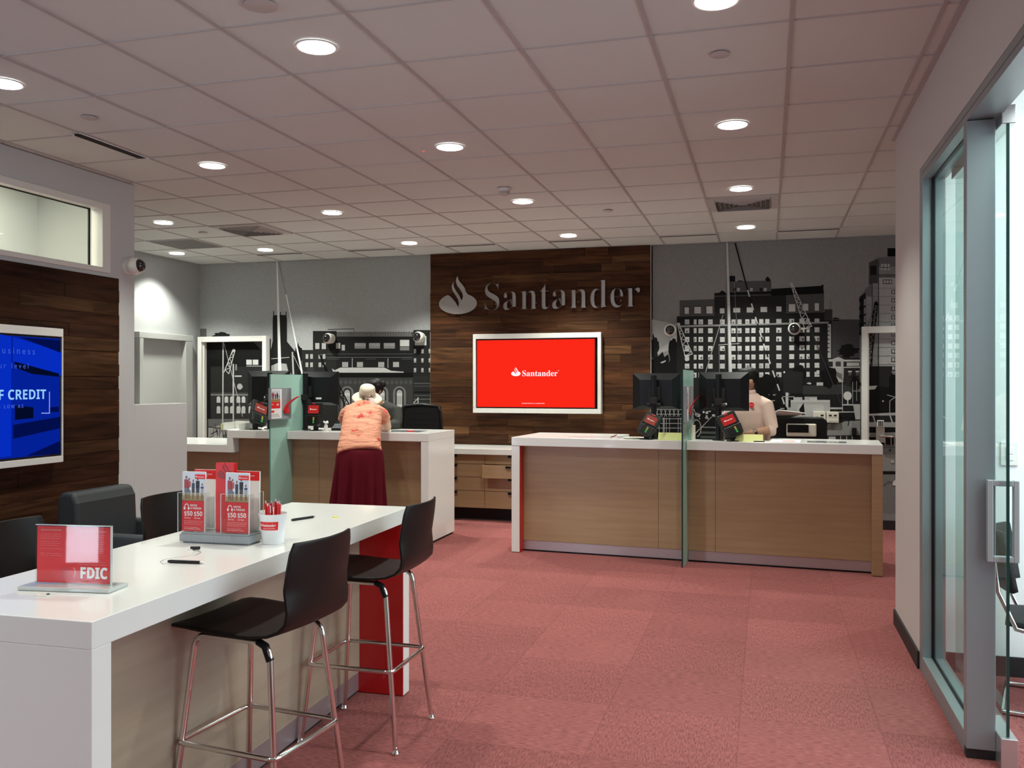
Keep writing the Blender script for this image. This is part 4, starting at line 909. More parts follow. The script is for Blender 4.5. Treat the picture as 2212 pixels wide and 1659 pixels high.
for i in range(6):
    for j in range(4): mb.box(-.052 + .018 * i, -.04 + .018 * i, -.055 + .02 * j, -.042 + .02 * j, .02, .024)
mb.build('keys', ACRYG, t)
bpy.data.objects['desk_calculator'].location.z += .037
t = thing('desk_figurine', 'small white bird figurine with flowers on the left counter beside the terminal', 'ornament', (xcol(704, 8.1), 8.10, ZL)); MB().lathe([(.022, 0), (.026, .01), (.016, .03), (.02, .05), (.008, .075)], 14).build('figure', TRIMW, t, smooth=50); mb = MB()
for a in range(5): mb.ball((.018 * math.cos(a * 1.26), .018 * math.sin(a * 1.26), .085 + .008 * (a % 2)), .011, n=8)
mb.build('flower_head', PAPER, t)
o = tag(MB(1).box(xcol(878, 8.2), xcol(892, 8.2), 8.2, 8.24, ZL + .002, ZL + .012).build('eraser_block', REDP, origin=(xcol(885, 8.2), 8.22, ZL + .002), bevel=.003), 'small red block on the right part of the left counter', 'stationery')
o = flat('desk_mat', 'grey acrylic sheet flat on the right end of the left counter', 'paper', [(xcol(845, 8.12), 8.12), (xcol(905, 8.12), 8.12), (xcol(925, 8.42), 8.42), (xcol(845, 8.42), 8.42)], ZL, ACRYG, .002)

# black task chair behind the left counter
t = thing('task_chair', 'black mesh-back task chair behind the right end of the left counter', 'office chair', (-3.70, 9.23, 0), R(8))
mb = MB(); mb.loft([((-.24, .0, .80), .016, .02), ((-.235, -.01, 1.0), .018, .02), ((-.215, .0, 1.24), .018, .02), ((-.19, .0, 1.30), .02, .02), ((0, -.0, 1.318), .02, .02), ((.19, .0, 1.30), .02, .02), ((.215, .0, 1.24), .018, .02), ((.235, -.01, 1.0), .018, .02), ((.24, .0, .80), .016, .02)], n=10); mb.tube([(-.24, 0, .80), (.24, 0, .80)], .016, 10)
mb.build('back_frame', BLACK, t, smooth=60)
mb = MB(); mb.box(-.225, .225, -.004, .004, .80, 1.30)
for i in range(7): mb.box(-.16, .16, -.008, -.003, .86 + i * .06, .868 + i * .06)
mb.build('mesh_back', MESHB, t)
MB().loft([((0, -.02, .50), .22, .22), ((0, -.02, .53), .24, .24), ((0, -.02, .56), .23, .23), ((0, -.02, .575), .18, .18)], right=(1, 0, 0), n=24, pw=3.5).build('seat', MESHB, t, smooth=50)
MB().tube([(0, 0, .10), (0, 0, .50)], .03, 12).build('gas_column', BLACK, t, smooth=40); MB().tube([(0, .18, .52), (0, .08, .60), (0, .03, .82)], .02, 8).build('back_arm', BLACK, t, smooth=40)
for k in range(5):
    a = k * 2 * math.pi / 5; l_ = MB().tube([(0, 0, .11), (.28 * math.cos(a), .28 * math.sin(a), .075)], [.026, .016], 8).build('base_leg', BLACK, t, smooth=40); MB().ball((.28 * math.cos(a), .28 * math.sin(a), .03), .03, .03, .03, 12).build('caster', BLACK, l_)

# ---------------------------------------------------------------- wall-mounted things
t = thing('wall_sign', 'brushed metal flame emblem and Santander lettering on the dark plank panel', 'sign', (-2.6, 10.09, 2.55))
t['label'] = 'grey metal flame emblem and bank name lettering on the dark plank panel'
mb = MB(1); emblem(mb, (-3.571, 10.075, 2.517), .482, XP, ZP, 0, -.022); mb.build('emblem', LETTER, t)
mb = MB(1); mb.text('Santander', (-3.235, 10.075, 2.422), XP, ZP, w=1.853, h=.332, style='serif', off=-.016, ext=-.022, res=8); mb.build('lettering', LETTER, t)
for a in (-3.66, -3.45, -3.1, -2.6, -2.1, -1.6):
    mb = MB(1).tube([(a, 10.08, 2.50), (a, 10.155, 2.50)], .006, 8)
    mb.build('standoff_pin', STEEL, t)
t = thing('television', 'red-screened television in a white box frame on the dark plank panel', 'television', (-2.59, 10.1, 1.21))
MB(1).box(-3.365, -1.82, 10.03, 10.15, 1.207, 1.262).box(-3.365, -1.82, 10.03, 10.15, 2.084, 2.143).box(-3.365, -3.328, 10.03, 10.15, 1.262, 2.084).box(-1.862, -1.82, 10.03, 10.15, 1.262, 2.084).build('white_frame', TRIMW, t, bevel=.004)
MB(1).box(-3.328, -1.885, 10.045, 10.13, 1.266, 2.082).build('bezel', BLACK, t, bevel=.003)
mb = MB(1).box(-3.316, -1.897, 10.042, 10.046, 1.278, 2.068, 0)
emblem(mb, (-2.835, 10.0405, 1.672), .115, XP, ZP, 1); mb.text('Santander', (-2.757, 10.0405, 1.641), XP, ZP, w=.425, style='serif', m=1)
mb.text('\u00ae', (-2.328, 10.0405, 1.70), XP, ZP, h=.012, m=1); mb.text('Santander Bank, N.A. is a Member FDIC', (-2.762, 10.0405, 1.317), XP, ZP, w=.275, style='bold', m=1, res=2)
mb.build('screen', [SCRR, SCRW], t)
t = thing('television', 'blue-screened television in a white frame on the left wall, cut by the picture edge', 'television', (-4.80, 4.4, 1.0))
TA, TB = 3.5, 5.117
MB(1).box(-4.822, -4.745, TA, TB, 1.003, 1.048).box(-4.822, -4.745, TA, TB, 1.880, 1.937).box(-4.822, -4.745, TB - .012, TB, 1.048, 1.880).box(-4.822, -4.745, TA, TA + .03, 1.048, 1.880).build('white_frame', TRIMW, t, bevel=.003)
MB(1).box(-4.82, -4.752, TA + .03, TB - .014, 1.05, 1.878).build('bezel', BLACK, t, bevel=.002)
XS = -4.7505
def ly(px_): return onX(px_, 850, XS).y
def lz(px_, py_): return onX(px_, py_, XS).z
mb = MB(1); mb.box(XS - .002, XS, TA + .045, TB - .026, 1.064, 1.866, 0)
def bq(pts, m, k): mb.poly([(XS + k, onX(a, b, XS).y, onX(a, b, XS).z) for a, b in pts], m)
bq([(28, 728), (132, 760), (132, 812), (28, 782)], 1, .0006); bq([(0, 722), (24, 727), (24, 985), (0, 988)], 1, .0006); bq([(31, 781), (127, 807), (127, 814), (70, 808), (32, 794)], 3, .001); bq([(40, 728), (130, 735), (130, 762), (60, 735)], 2, .0008)
bq([(32, 876), (72, 880), (72, 903), (32, 907)], 3, .001); bq([(28, 918), (130, 900), (130, 925), (28, 948)], 2, .0008); bq([(56, 985), (130, 952), (130, 980)], 2, .0008); bq([(108, 880), (127, 878), (127, 890), (108, 890)], 2, .001)
def bt(s, xr, yb, h, m, style='bold', sp=1.0, w=None):
    hh = lz(xr, yb - h) - lz(xr, yb); g = text_geo(styled(s, style) if 0 else s, style, 0.0, 4, sp); W = hh * g[2] if w is None else w
    mb.text(s, (XS + .0016, ly(xr) - W, lz(xr, yb)), YP, ZP, w=W, h=hh, style=style, m=m, spacing=sp)
bt('LINE OF CREDIT', 99, 862, 21, 4); bt('AS LOW AS', 50, 881, 7.5, 5, 'bold', 1.5); bt('for Business', 75, 766, 14, 5, '', 1.5); bt('your level', 61, 800, 15, 5, '', 1.5)
bq([(105.6, 846), (107.4, 846), (107.4, 893), (105.6, 893)], 6, .0014); bq([(89, 891.5), (107.4, 891.5), (107.4, 893.5), (89, 893.5)], 6, .0014)
mb.build('screen', [SCRB, SCRB2, SCRB3, SCRB4, SCRT, SCRT2, SCRT3], t)

def dome_camera(label, loc, nrm, look):
    """white ball housing on the wall with a smoked dome turned towards `look`"""
    t = thing('dome_camera', label, 'security camera', loc, 0, 'white dome security cameras'); n = Vector(nrm); L = Vector(look).normalized()
    MB().loft([(n * -.03, .062, .062), (n * .004, .064, .064), (n * .02, .055, .055)], n=24).build('mount_ring', CAMW, t, smooth=40)
    c = n * .05; MB().ball(c, .068, n=24).build('housing', CAMW, t, smooth=60)
    MB().ball(c + L * .034, .053, n=24).build('smoked_dome', DOME, t, smooth=60)
for px_, py_, w_, lk in ((708, 731, 'on the mural above the left counter monitors', (-.12, -1, .1)), (903, 728, 'beside the left edge of the plank panel', (-.12, -1, .1)), (1447, 713, 'beside the right edge of the plank panel', (.12, -1, .0)), (1716, 710, 'on the hotel windows of the right mural', (-.06, -1, .0))):
    q = onY(px_, py_, 10.08); dome_camera('white ball camera with black dome, ' + w_, (q.x, 10.145, q.z), (0, -1, 0), lk)
dome_camera('white ball camera with black dome on the left wall beside the high window', (-4.815, 5.87, 2.474), (1, 0, 0), (1, .15, .10))
t = thing('thermostat_box', 'left ivory wall control box with one small display behind the right counter', 'control box', (.55, 10.15, 1.19)); MB(1).box(.487, .612, 10.12, 10.168, 1.132, 1.252).build('casing', IVORY, t, bevel=.005); mb = MB(1).box(.56, .59, 10.117, 10.12, 1.205, 1.22); mb.build('display', BLACK, t); MB(1).box(.515, .53, 10.117, 10.12, 1.185, 1.205).box(.56, .59, 10.118, 10.12, 1.19, 1.195).build('button', VENT, t)
t = thing('thermostat_box', 'right ivory wall control box with two small displays behind the right counter', 'control box', (.68, 10.15, 1.19)); MB(1).box(.620, .745, 10.12, 10.168, 1.132, 1.252).build('casing', IVORY, t, bevel=.005)
for a in (.645, .695): MB(1).box(a, a + .028, 10.117, 10.12, 1.205, 1.22).build('display', BLACK, t)
MB(1).box(.645, .73, 10.118, 10.12, 1.19, 1.195).box(.645, .735, 10.118, 10.12, 1.148, 1.152).build('label_print', VENT, t)
q0 = onY(1840, 924, 10.15); q1 = onY(1850, 940, 10.15); o = MB(1).box(q0.x, q1.x, 10.13, 10.168, q1.z, q0.z).build('wall_button_box', BLACK, origin=(q0.x, 10.15, q1.z), bevel=.004); tag(o, 'small black upright box on the mural left of the right framed door', 'wall switch')

# ================================================================ OFFICE BEHIND THE GLASS
t = thing('light_switch', 'white rocker light switch plate on the bright office wall', 'light switch', (1.236, 5.245, 1.181)); MB().box(-.042, .042, -.006, .004, -.063, .063).build('plate', TRIMW, t, bevel=.003); MB().box(-.018, .018, -.010, -.006, -.002, .034).box(-.018, .018, -.010, -.006, -.036, -.006).build('rocker', TRIMW, t, bevel=.002)
t = thing('cantilever_chair', 'black cantilever office chair on chrome tube seen past the glass door', 'chair', (1.32, 4.81, 0), R(75)); t.scale = (.92, .92, .92)
mb = MB(); n = 10; vs = []
for i in range(n + 1):
    f = i / n; z = .62 + .30 * f; y = .22 + .05 * f
    for k in range(9):
        a = -1 + k / 4; w_ = .225 * (1 - .12 * abs(2 * f - 1) ** 3); vs.append((a * w_, y + -.07 * a * a, z))
mb.add(vs, [(i * 9 + k, i * 9 + k + 1, i * 9 + k + 10, i * 9 + k + 9) for i in range(n) for k in range(8)]); mb.build('backrest', MESHB, t, smooth=60, mods=[('SOLIDIFY', {'thickness': .03})])
MB().loft([((0, -.22, .455), .20, .02), ((0, -.05, .455), .225, .03), ((0, .12, .45), .22, .03), ((0, .21, .455), .20, .02)], right=(1, 0, 0), n=20, pw=4).build('seat', MESHB, t, smooth=50)
for s in (-1, 1):
    MB().tube([(s * .24, .26, .80), (s * .24, .24, .62), (s * .245, .16, .44), (s * .25, 0, .415), (s * .25, -.18, .415), (s * .25, -.25, .40), (s * .25, -.27, .34), (s * .25, -.24, .06), (s * .25, -.20, .018), (s * .25, .22, .014)] , .012, 10).build('tube_frame', CHROME, t, smooth=60)
MB().tube([(-.25, .22, .014), (.25, .22, .014)], .012, 10).tube([(-.24, .05, .415), (.24, .05, .415)], .012, 8).build('cross_tube', CHROME, t, smooth=60)

# ================================================================ TALL TABLE AND STOOLS
TH = .931; TL = 2.245; TW = .655
TO = Vector((-1.687, 1.915, 0)); TRZ = R(1.2)
TM = Matrix.Translation(TO) @ Matrix.Rotation(TRZ, 4, 'Z')      # x<0 is across the table, y along it
t = thing('standing_table', 'tall glossy white waterfall table with maple core and red inner end', 'table', TO, TRZ)
MB().box(-TW, 0, 0, TL, TH - .073, TH).build('tabletop', WHITE, t, bevel=.002)
MB().box(-TW, 0, .0005, .075, .003, TH - .073).build('end_leg', WHITE, t, bevel=.002)
MB().box(-TW, 0, TL - .075, TL - .0005, .003, TH - .073).build('end_leg', WHITE, t, bevel=.002)
MB().box(-TW + .01, -.002, TL - .081, TL - .075, .004, TH - .074).build('red_lining', RED, t)
MB().box(-TW + .24, -.235, .075, TL - .081, .105, TH - .073).build('core_panel', MAPLET, t)
MB().box(-TW + .245, -.24, .075, TL - .081, .012, .105).build('kick_plate', ALU, t); MB().box(-TW + .25, -.245, .075, TL - .082, 0, .012).build('shadow_gap', BLACKM, t)

def make_stool(label):
    """local +x is the back of the stool; seat reaches towards -x"""
    t = thing('bar_stool', label, 'bar stool', (0, 0, 0), 0, 'black veneer bar stools around the tall table')
    prof = [(-.262, .700), (-.254, .713), (-.238, .722), (-.208, .727), (-.155, .727), (-.06, .721), (.03, .717), (.11, .717), (.165, .723), (.205, .739), (.232, .766), (.246, .80), (.255, .85), (.263, .90), (.271, .95), (.279, 1.0), (.286, 1.036)]
    wid = [.165, .182, .194, .204, .210, .212, .206, .198, .192, .187, .183, .180, .181, .183, .182, .177, .163]
    n = 12; vs = []
    P = []
    for i in range(len(prof) - 1):
        for s in range(3): f = s / 3; P.append((prof[i][0] * (1 - f) + prof[i + 1][0] * f, prof[i][1] * (1 - f) + prof[i + 1][1] * f, wid[i] * (1 - f) + wid[i + 1] * f))
    P.append((*prof[-1], wid[-1]))
    for i, (x, z, w_) in enumerate(P):
        b = max(0, min(1, (z - .76) / .12))
        for k in range(n + 1):
            a = -1 + 2 * k / n; vs.append((x - .034 * a * a * b, a * w_, z + .008 * a * a * (1 - b)))
    fs = [(i * (n + 1) + k, i * (n + 1) + k + 1, (i + 1) * (n + 1) + k + 1, (i + 1) * (n + 1) + k) for i in range(len(P) - 1) for k in range(n)]
    MB().add(vs, fs).build('seat_shell', VENEER, t, smooth=70, mods=[('SOLIDIFY', {'thickness': .011, 'offset': 0.0}), ('BEVEL', {'width': .003, 'segments': 2, 'limit_method': 'ANGLE', 'angle_limit': R(50)})])
    feet = {(-1, -1): (-.222, -.205), (-1, 1): (-.222, .205), (1, -1): (.218, -.205), (1, 1): (.218, .205)}
    tops = {(-1, -1): (-.165, -.150), (-1, 1): (-.165, .150), (1, -1): (.150, -.150), (1, 1): (.150, .150)}
    rz_ = .697
    def leg_pt(k, z):
        f = (z - .02) / (rz_ - .05 - .02); a, b = feet[k], tops[k]; return Vector((a[0] + (b[0] - a[0]) * f, a[1] + (b[1] - a[1]) * f, z))
    for k in feet:
        top = leg_pt(k, rz_ - .055); s = -k[0]
        pts = [leg_pt(k, .022), leg_pt(k, .3), top]
        for j in range(1, 7):
            a = math.pi / 2 * j / 6; pts.append(top + Vector((s * .05 * (1 - math.cos(a)), 0, .055 * math.sin(a))))
        pts.append(Vector((0, tops[k][1], rz_)))
        lg = MB().tube(pts, .0105, 12).build('leg', CHROME, t, smooth=60)
        MB().lathe([(.016, 0), (.017, .006), (.012, .012), (.011, .03)], 14, c=(leg_pt(k, 0).x, leg_pt(k, 0).y, 0)).build('foot_glide', CHROME, lg, smooth=40)
        if k == (1, -1): MB().loft([(top - Vector((0, 0, .002)), .0135, .0135), (top + Vector((-.02, 0, .045)), .0135, .0135), (top + Vector((-.05, 0, .058)), .0125, .0125)], n=10).build('rubber_sleeve', BLACK, lg, smooth=60)
    rg = []
    zr = .335
    cs = [leg_pt(k, zr) for k in ((-1, -1), (1, -1), (1, 1), (-1, 1))]
    q = 4
    for i in range(4):
        c = cs[i]; p, nx = cs[i - 1], cs[(i + 1) % 4]; out = Vector((math.copysign(.012, c.x), math.copysign(.012, c.y), 0)); c = c + out
        a = (p - c).normalized() * .035; b = (nx - c).normalized() * .035
        for j in range(q + 1): f = j / q; rg.append(c + a * (1 - f) ** 2 + b * f ** 2)
    MB().tube(rg, .0095, 10, close=True).build('footrest_ring', CHROME, t, smooth=60)
    return t
s0 = make_stool('black veneer bar stool on the aisle side of the table, nearest the camera'); s0.location = (-1.700, 2.745, 0); s0.rotation_euler = (0, 0, R(-6))
dup(s0, (-1.712, 3.64, 0), R(0), 'black veneer bar stool on the aisle side, at the red far end of the table')
dup(s0, (-2.39, 3.54, 0), R(180), 'black stool back on the wall side of the table, right behind the red leaflet stand')
dup(s0, (-2.41, 2.68, 0), R(183), 'black stool back on the wall side of the table, behind the red framed notice')
for i, o in enumerate([o for o in bpy.data.objects if o.name.startswith('bar_stool')]):
    if i >= 2: o.location.x -= .06
# slate armchair by the left wall
t = thing('lounge_armchair', 'slate leather armchair between the white table and left plank wall', 'armchair', (-3.95, 4.86, 0))
MB().prism([(-.36, -.275, .36), (-.18, -.275, .36), (-.20, -.275, .80), (-.235, -.275, .865), (-.33, -.275, .865), (-.36, -.275, .80)], (0, .55, 0)).build('backrest', LEATHER, t, bevel=.025, seg=3)
MB().box(-.2, .36, -.26, .26, .30, .44).build('seat_cushion', LEATHER, t, bevel=.03, seg=3)
for s in (-1, 1): MB().box(-.34, .36, s * .255, s * .335, .12, .63).build('armrest', LEATHER, t, bevel=.025, seg=3)
for a in (-.3, .3):
    for b in (-.3, .3): MB().lathe([(.02, 0), (.025, .125)], 12, c=(a, b, 0)).build('leg', BLACK, t)
MB().box(-.34, .34, -.262, .262, .12, .30).build('base', LEATHER, t, bevel=.01)

# ---------------------------------------------------------------- things on the table
def tp(px_, py_): return onZ(px_, py_, TH)
# red FDIC notice in an acrylic stand
fx = Vector((-2.16, 2.175, 0)); fr = (Vector((-1.925, 2.115, 0)) - fx); fr.normalize()
ang = math.atan2(fr.y, fr.x)
t = thing('acrylic_sign_holder', 'red printed deposit insurance notice in a clear acrylic stand on the white table', 'sign holder', (-2.018, 2.215, TH), R(8)); t.scale = (1.1, 1.05, 1.03); t.rotation_euler = (R(-.9), 0, R(8))
MB().box(-.135, .135, -.048, .048, 0, .012).build('acrylic_base', ACRYB, t, bevel=.003)
MB().box(-.112, .112, -.0045, .0045, .012, .184).box(-.112, -.110, -.0046, .0046, .012, .184).build('clear_sleeve', ACRYC, t)
MB().box(.1115, .1135, -.0045, .0045, .012, .186).box(-.1125, .1135, -.0045, .0045, .184, .186).build('polished_edge', ACRYB, t)
mb = MB(); mb.box(-.109, .109, -.0012, .0012, .016, .181, 0)
Y0 = -.0018
mb.text('FDIC', (.022, Y0, .030), XP, ZP, w=.080, h=.034, style='bold', m=1, off=.022)
for i, (w_, z, sz) in enumerate(((.062, .172, .0045), (.060, .160, .0035), (.064, .154, .0035), (.058, .148, .0035), (.055, .139, .003), (.060, .133, .003), (.052, .127, .003), (.064, .118, .003), (.060, .104, .003), (.064, .098, .003))):
    s = ('IMPORTANT INFORMATION', 'For your protection we will use the', 'backing of the full faith and', 'credit of the United States', 'Deposits are insured to', 'at least the limit set by', 'law for each depositor', 'for each ownership category', 'Please ask for details or', 'visit our online pages')[i]
    mb.text(s, (-.098, Y0, z - .004), XP, ZP, w=w_, h=sz, style='bold' if i == 0 else '', m=2, res=1)
mb.text('FUNDS AVAILABILITY POLICY', (.005, Y0, .166), XP, ZP, w=.095, h=.004, style='bold', m=2, res=1)
for i in range(14): mb.text('deposits are available on the business day after', (.016, Y0, .156 - i * .0066), XP, ZP, w=.080 - (i % 3) * .006, h=.0026, m=2, res=1)
mb.text('Each depositor insured to at least', (.022, Y0, .069), XP, ZP, w=.078, h=.0035, m=2, res=1)
pts = [Vector((-.008 + .016 * math.cos(R(a)), Y0, .047 + .019 * math.sin(R(a)))) for a in range(-58, 59, 10)]; pi = [Vector((-.008 + .0125 * math.cos(R(a)), Y0, .047 + .017 * math.sin(R(a)))) for a in range(58, -59, -10)]
mb.poly(pts + pi, 2)
for i in range(8): mb.box(-.036, -.018 + .002 * (i % 3), Y0 - .0001, Y0, .032 + i * .004, .0332 + i * .004, 3)
mb.build('red_notice', [REDP, INK, pbr('pale_pink_ink', (.80, .35, .33), .6), pbr('dusky_red_ink', (.55, .06, .07), .6)], t)
# revolving leaflet stand
t = thing('leaflet_stand', 'grey and clear acrylic leaflet stand with tall red centre post on the white table', 'brochure stand', (-2.055, 3.025, TH), R(2.5))
MB().box(-.140, .140, -.040, .052, 0, .006).box(-.150, .150, -.050, .060, .006, .034).box(-.145, .145, -.046, .056, .034, .042).box(-.002, .002, -.0508, -.049, .008, .033).build('stand_base', ACRYG, t, bevel=.002)
mb = MB().box(-.020, .060, -.004, .020, .042, .310, 0); emblem(mb, (.020, -.0052, .266), .068, XP, ZP, 1, -.0012); mb.build('centre_post', [REDPL, pbr('deep_red_emblem', (.30, .004, .006), .35)], t, bevel=.002)
for s in (-1, 1):
    for f in (-1, 1):
        x0, x1 = (-.157, -.040) if s < 0 else (.030, .150); yf, yb = (-.049, -.014) if f < 0 else (.060, .024); zt = .195
        mb = MB().box(x0, x1, yf - .001, yf + .001, .042, zt).box(x0 - .001, x0 + .001, yf, yb, .042, zt).box(x1 - .001, x1 + .001, yf, yb, .042, zt); k_ = mb.build('clear_pocket', ACRYC, t)
        mb = MB()
        for x in (x0, x1): mb.box(x - .0012, x + .0012, yf - .0012, yf + .0012, .042, zt)
        mb.box(x0, x1, yf - .001, yf + .001, zt - .001, zt + .001); mb.build('pocket_edge', ACRYB, k_)
def brochure(label, x, y, z, face, lean, back=False):
    b = thing('leaflet', label, 'brochure', (0, 0, 0), 0, 'red and white leaflets in the stand')
    M = Matrix.Translation((-2.055, 3.025, TH)) @ Matrix.Rotation(R(2.5), 4, 'Z') @ Matrix.Translation((x, y, z)) @ Matrix.Rotation(lean, 4, 'X') @ Matrix.Rotation(R(180) if face > 0 else 0, 4, 'Z')
    b.matrix_world = M; b.location = M.translation; b.rotation_euler = M.to_euler(); W, H = .100, .232
    mb = MB(); mb.box(-W / 2, W / 2, 0, .008, 0, H, 0)
    if not back:
        people_print(mb, (-W / 2 + .001, -.0003, .118), XP, ZP, W - .002, H - .119, 1)
        mb.add([(-W / 2, -.0006, 0), (W / 2, -.0006, 0), (W / 2, -.0006, .119), (-W / 2, -.0006, .119)], [(0, 1, 2, 3)], 2)
        mb.add([(.006, -.0022, .205), (W / 2, -.0022, .205), (W / 2, -.0022, .222), (.006, -.0022, .222)], [(0, 1, 2, 3)], 2)
        emblem(mb, (.012, -.0027, .213), .008, XP, ZP, 3); mb.text('Santander', (.0175, -.0027, .2105), XP, ZP, w=.028, style='serif', m=3, res=2)
        for xx in (-.040, .003): mb.text('$50', (xx, -.0011, .057), XP, ZP, w=.036, h=.021, style='bold', m=3); mb.text('FOR YOU' if xx < 0 else 'FOR THEM', (xx + .001, -.0011, .049), XP, ZP, w=.026, h=.004, style='bold', m=3, res=1)
        mb.text('REFER', (-.014, -.0011, .097), XP, ZP, h=.0075, style='bold', m=3, res=2); mb.text('A FRIEND', (-.014, -.0011, .086), XP, ZP, h=.0075, style='bold', m=3, res=2)
        mb.add([(-.030 + .010 * math.cos(R(a)) * k, -.0011, .095 + .012 * math.sin(R(a)) * k) for k in (1, .75) for a in range(0, 181, 20)], [(i, i + 1, i + 11, i + 10) for i in range(9)], 3)
        for sx in (-.039, -.021): mb.poly([(sx + .004 * math.cos(R(a)), -.0011, .089 + .006 * math.sin(R(a))) for a in range(0, 360, 40)], 3)
        for i, w_ in enumerate((.082, .082, .075)): mb.text('Give your friends a great reason to join', (-.041, -.0011, .038 - i * .0062), XP, ZP, w=w_, h=.0033, m=3, res=1)
        mb.text('To learn more visit a branch or', (-.041, -.0011, .014), XP, ZP, w=.062, h=.0033, m=3, res=1); mb.text('our website today', (-.041, -.0011, .0075), XP, ZP, w=.072, h=.0036, style='bold', m=3, res=1)
    else:
        mb.add([(-W / 2, .0084, .195), (-W / 2, .0084, H), (W / 2, .0084, H), (W / 2, .0084, .195)], [(0, 1, 2, 3)], 2); mb.add([(-W / 2, -.0004, .195), (W / 2, -.0004, .195), (W / 2, -.0004, H), (-W / 2, -.0004, H)], [(0, 1, 2, 3)], 2)
        mb.text('Santander', (.0, -.0009, .212), XP, ZP, w=.03, style='serif', m=3, res=2); mb.text('Bank', (.0, -.0009, .204), XP, ZP, h=.004, m=3, res=1)
    mb.build('cover', [PAPER, PHOTO, REDP, INK], b)
brochure('leaflet with hikers and two $50 offers in the front left pocket', -.099, -.034, .044, -1, R(-1)); brochure('leaflet with hikers and two $50 offers in the front right pocket', .090, -.034, .044, -1, R(-1))
brochure('red-topped leaflet in the rear left pocket of the leaflet stand', -.092, .036, .046, -1, R(-1), True); brochure('red-topped leaflet in the rear right pocket of the leaflet stand', .095, .036, .044, -1, R(-1), True)
# pen cup
cx, cy = -1.842, 3.055
t = thing('pen_cup', 'white tapered cup with red bank label holding red pens', 'pen cup', (cx, cy, TH))
MB().lathe([(.038, .0), (.041, .004), (.052, .10), (.055, .118), (.0535, .118), (.050, .10), (.039, .008), (0, .008)], 32, cap=False).build('cup', pbr('white_glazed_plastic', (.82, .84, .85), .25), t, smooth=40)
mb = MB(); nA = 16; a0, a1 = R(-128), R(-37)
def cuppt(a, z, e): r = .041 + (.052 - .041) * (z - .004) / .096 + e; return (r * math.cos(a), r * math.sin(a), z)
vs = [cuppt(a0 + (a1 - a0) * i / nA, z, .0006) for z in (.058, .090) for i in range(nA + 1)]
mb.add(vs, [(i, i + 1, i + nA + 2, i + nA + 1) for i in range(nA)], 0)
def curved_text(s, f0, f1, z0, z1, style):
    g, f, asp = text_geo(s, style, 0.0, 2); mb.add([cuppt(a0 + (a1 - a0) * (f0 + (f1 - f0) * a), z0 + (z1 - z0) * b, .0011) for a, b in g], f, 1)
curved_text('Santander', .20, .88, .072, .083, 'serif'); curved_text('simple personal fair', .2, .85, .0625, .067, 'serif')
mb.add([cuppt(a0 + (a1 - a0) * (.11 + x * .13), .0765 + y * .0115, .0011) for x, y in EMB], [tuple(range(len(EMB)))], 1)
mb.build('red_label', [REDP, INK], t)
for i, (dx, dy, hh, sx, sy, w_) in enumerate(((-.030, -.010, .148, -.35, -.1, 'leaning furthest left, with silver clip'), (-.018, .012, .147, -.12, .1, 'second from the left'), (.004, .020, .153, 0, .15, 'standing upright and tallest'), (.024, .012, .148, .16, .1, 'second from the right'), (.034, -.006, .147, .42, -.05, 'leaning furthest right'), (-.012, -.02, .140, -.1, -.2, 'lowest, at the front rim'))):
    p = thing('ballpoint_pen', 'red pen in the white cup, ' + w_, 'pen', (cx + dx * .55, cy + dy * .55, TH + .010), 0, 'red pens in the cup')
    d = Vector((sx * .22, sy * .18, 1)).normalized()
    MB().tube([d * 0, d * .01, d * (hh - .012), d * (hh - .002)], [.003, .0052, .0062, .0048], 10).build('barrel', REDPL, p, smooth=50)
    MB().tube([d * (hh - .003), d * (hh + .008)], .0024, 8).build('clicker', SILVER, p, smooth=50); e = Vector((.0066, 0, 0)); MB().tube([d * (hh - .03) + e, d * (hh - .002) + e], .0016, 6).build('clip', SILVER, p)
# tethered black pens
def black_pen(label, a, b, socket, cord):
    p = thing('tethered_pen', label, 'pen', (a.x, a.y, TH), 0); d = (b - a); L = d.length; d.normalize(); o_ = Vector((0, 0, .006))
    MB().tube([o_, o_ + d * .01, o_ + d * (L - .018)], [.004, .0058, .0055], 10).build('barrel', BLACK, p, smooth=50); MB().tube([o_ + d * (L - .018), o_ + d * L], [.005, .001], 10).build('tip', SILVER, p, smooth=50)
    n = Vector((-d.y, d.x, 0)); mb = MB(); mb.text('member name', o_ + d * .035 + Vector((0, 0, .0059)) - n * .002, d, n, w=.05, h=.004, res=1) if 0 else mb.box(.0, .0001, 0, .0001, .011, .0111)
    pts = [Vector((c.x - a.x, c.y - a.y, .002)) for c in cord]; MB().tube(pts, .0009, 6).build('bead_chain', SILVER, p, smooth=50)
    if socket: MB().lathe([(.011, .0), (.010, .005), (.004, .008)], 14, c=(socket.x - a.x, socket.y - a.y, 0)).build('chain_anchor', SILVER, p, smooth=40)
A, B = tp(363, 1216), tp(443, 1219)
black_pen('black chained pen lying nearest the camera, before the leaflet stand', A, B, None, [A, tp(352, 1220), tp(346, 1214), tp(360, 1208), tp(395, 1204), tp(425, 1200), tp(434, 1194), tp(428, 1190)])
A2, B2 = tp(630, 1126), tp(683, 1118); black_pen('black chained pen lying beyond the pen cup on the table', A2, B2, None, [A2, tp(622, 1127), tp(612, 1128), tp(600, 1130)])
q = tp(419, 1189); t = thing('pen_socket', 'small black and white pen socket fixed to the table before the leaflet stand', 'pen holder', (q.x, q.y, TH)); MB().tube([(-.012, 0, .008), (.022, .002, .010)], [.007, .0065], 10).build('socket', BLACK, t, smooth=50); MB().lathe([(.012, 0), (.010, .006)], 14, c=(-.012, 0, 0)).build('anchor', TRIMW, t, smooth=40)
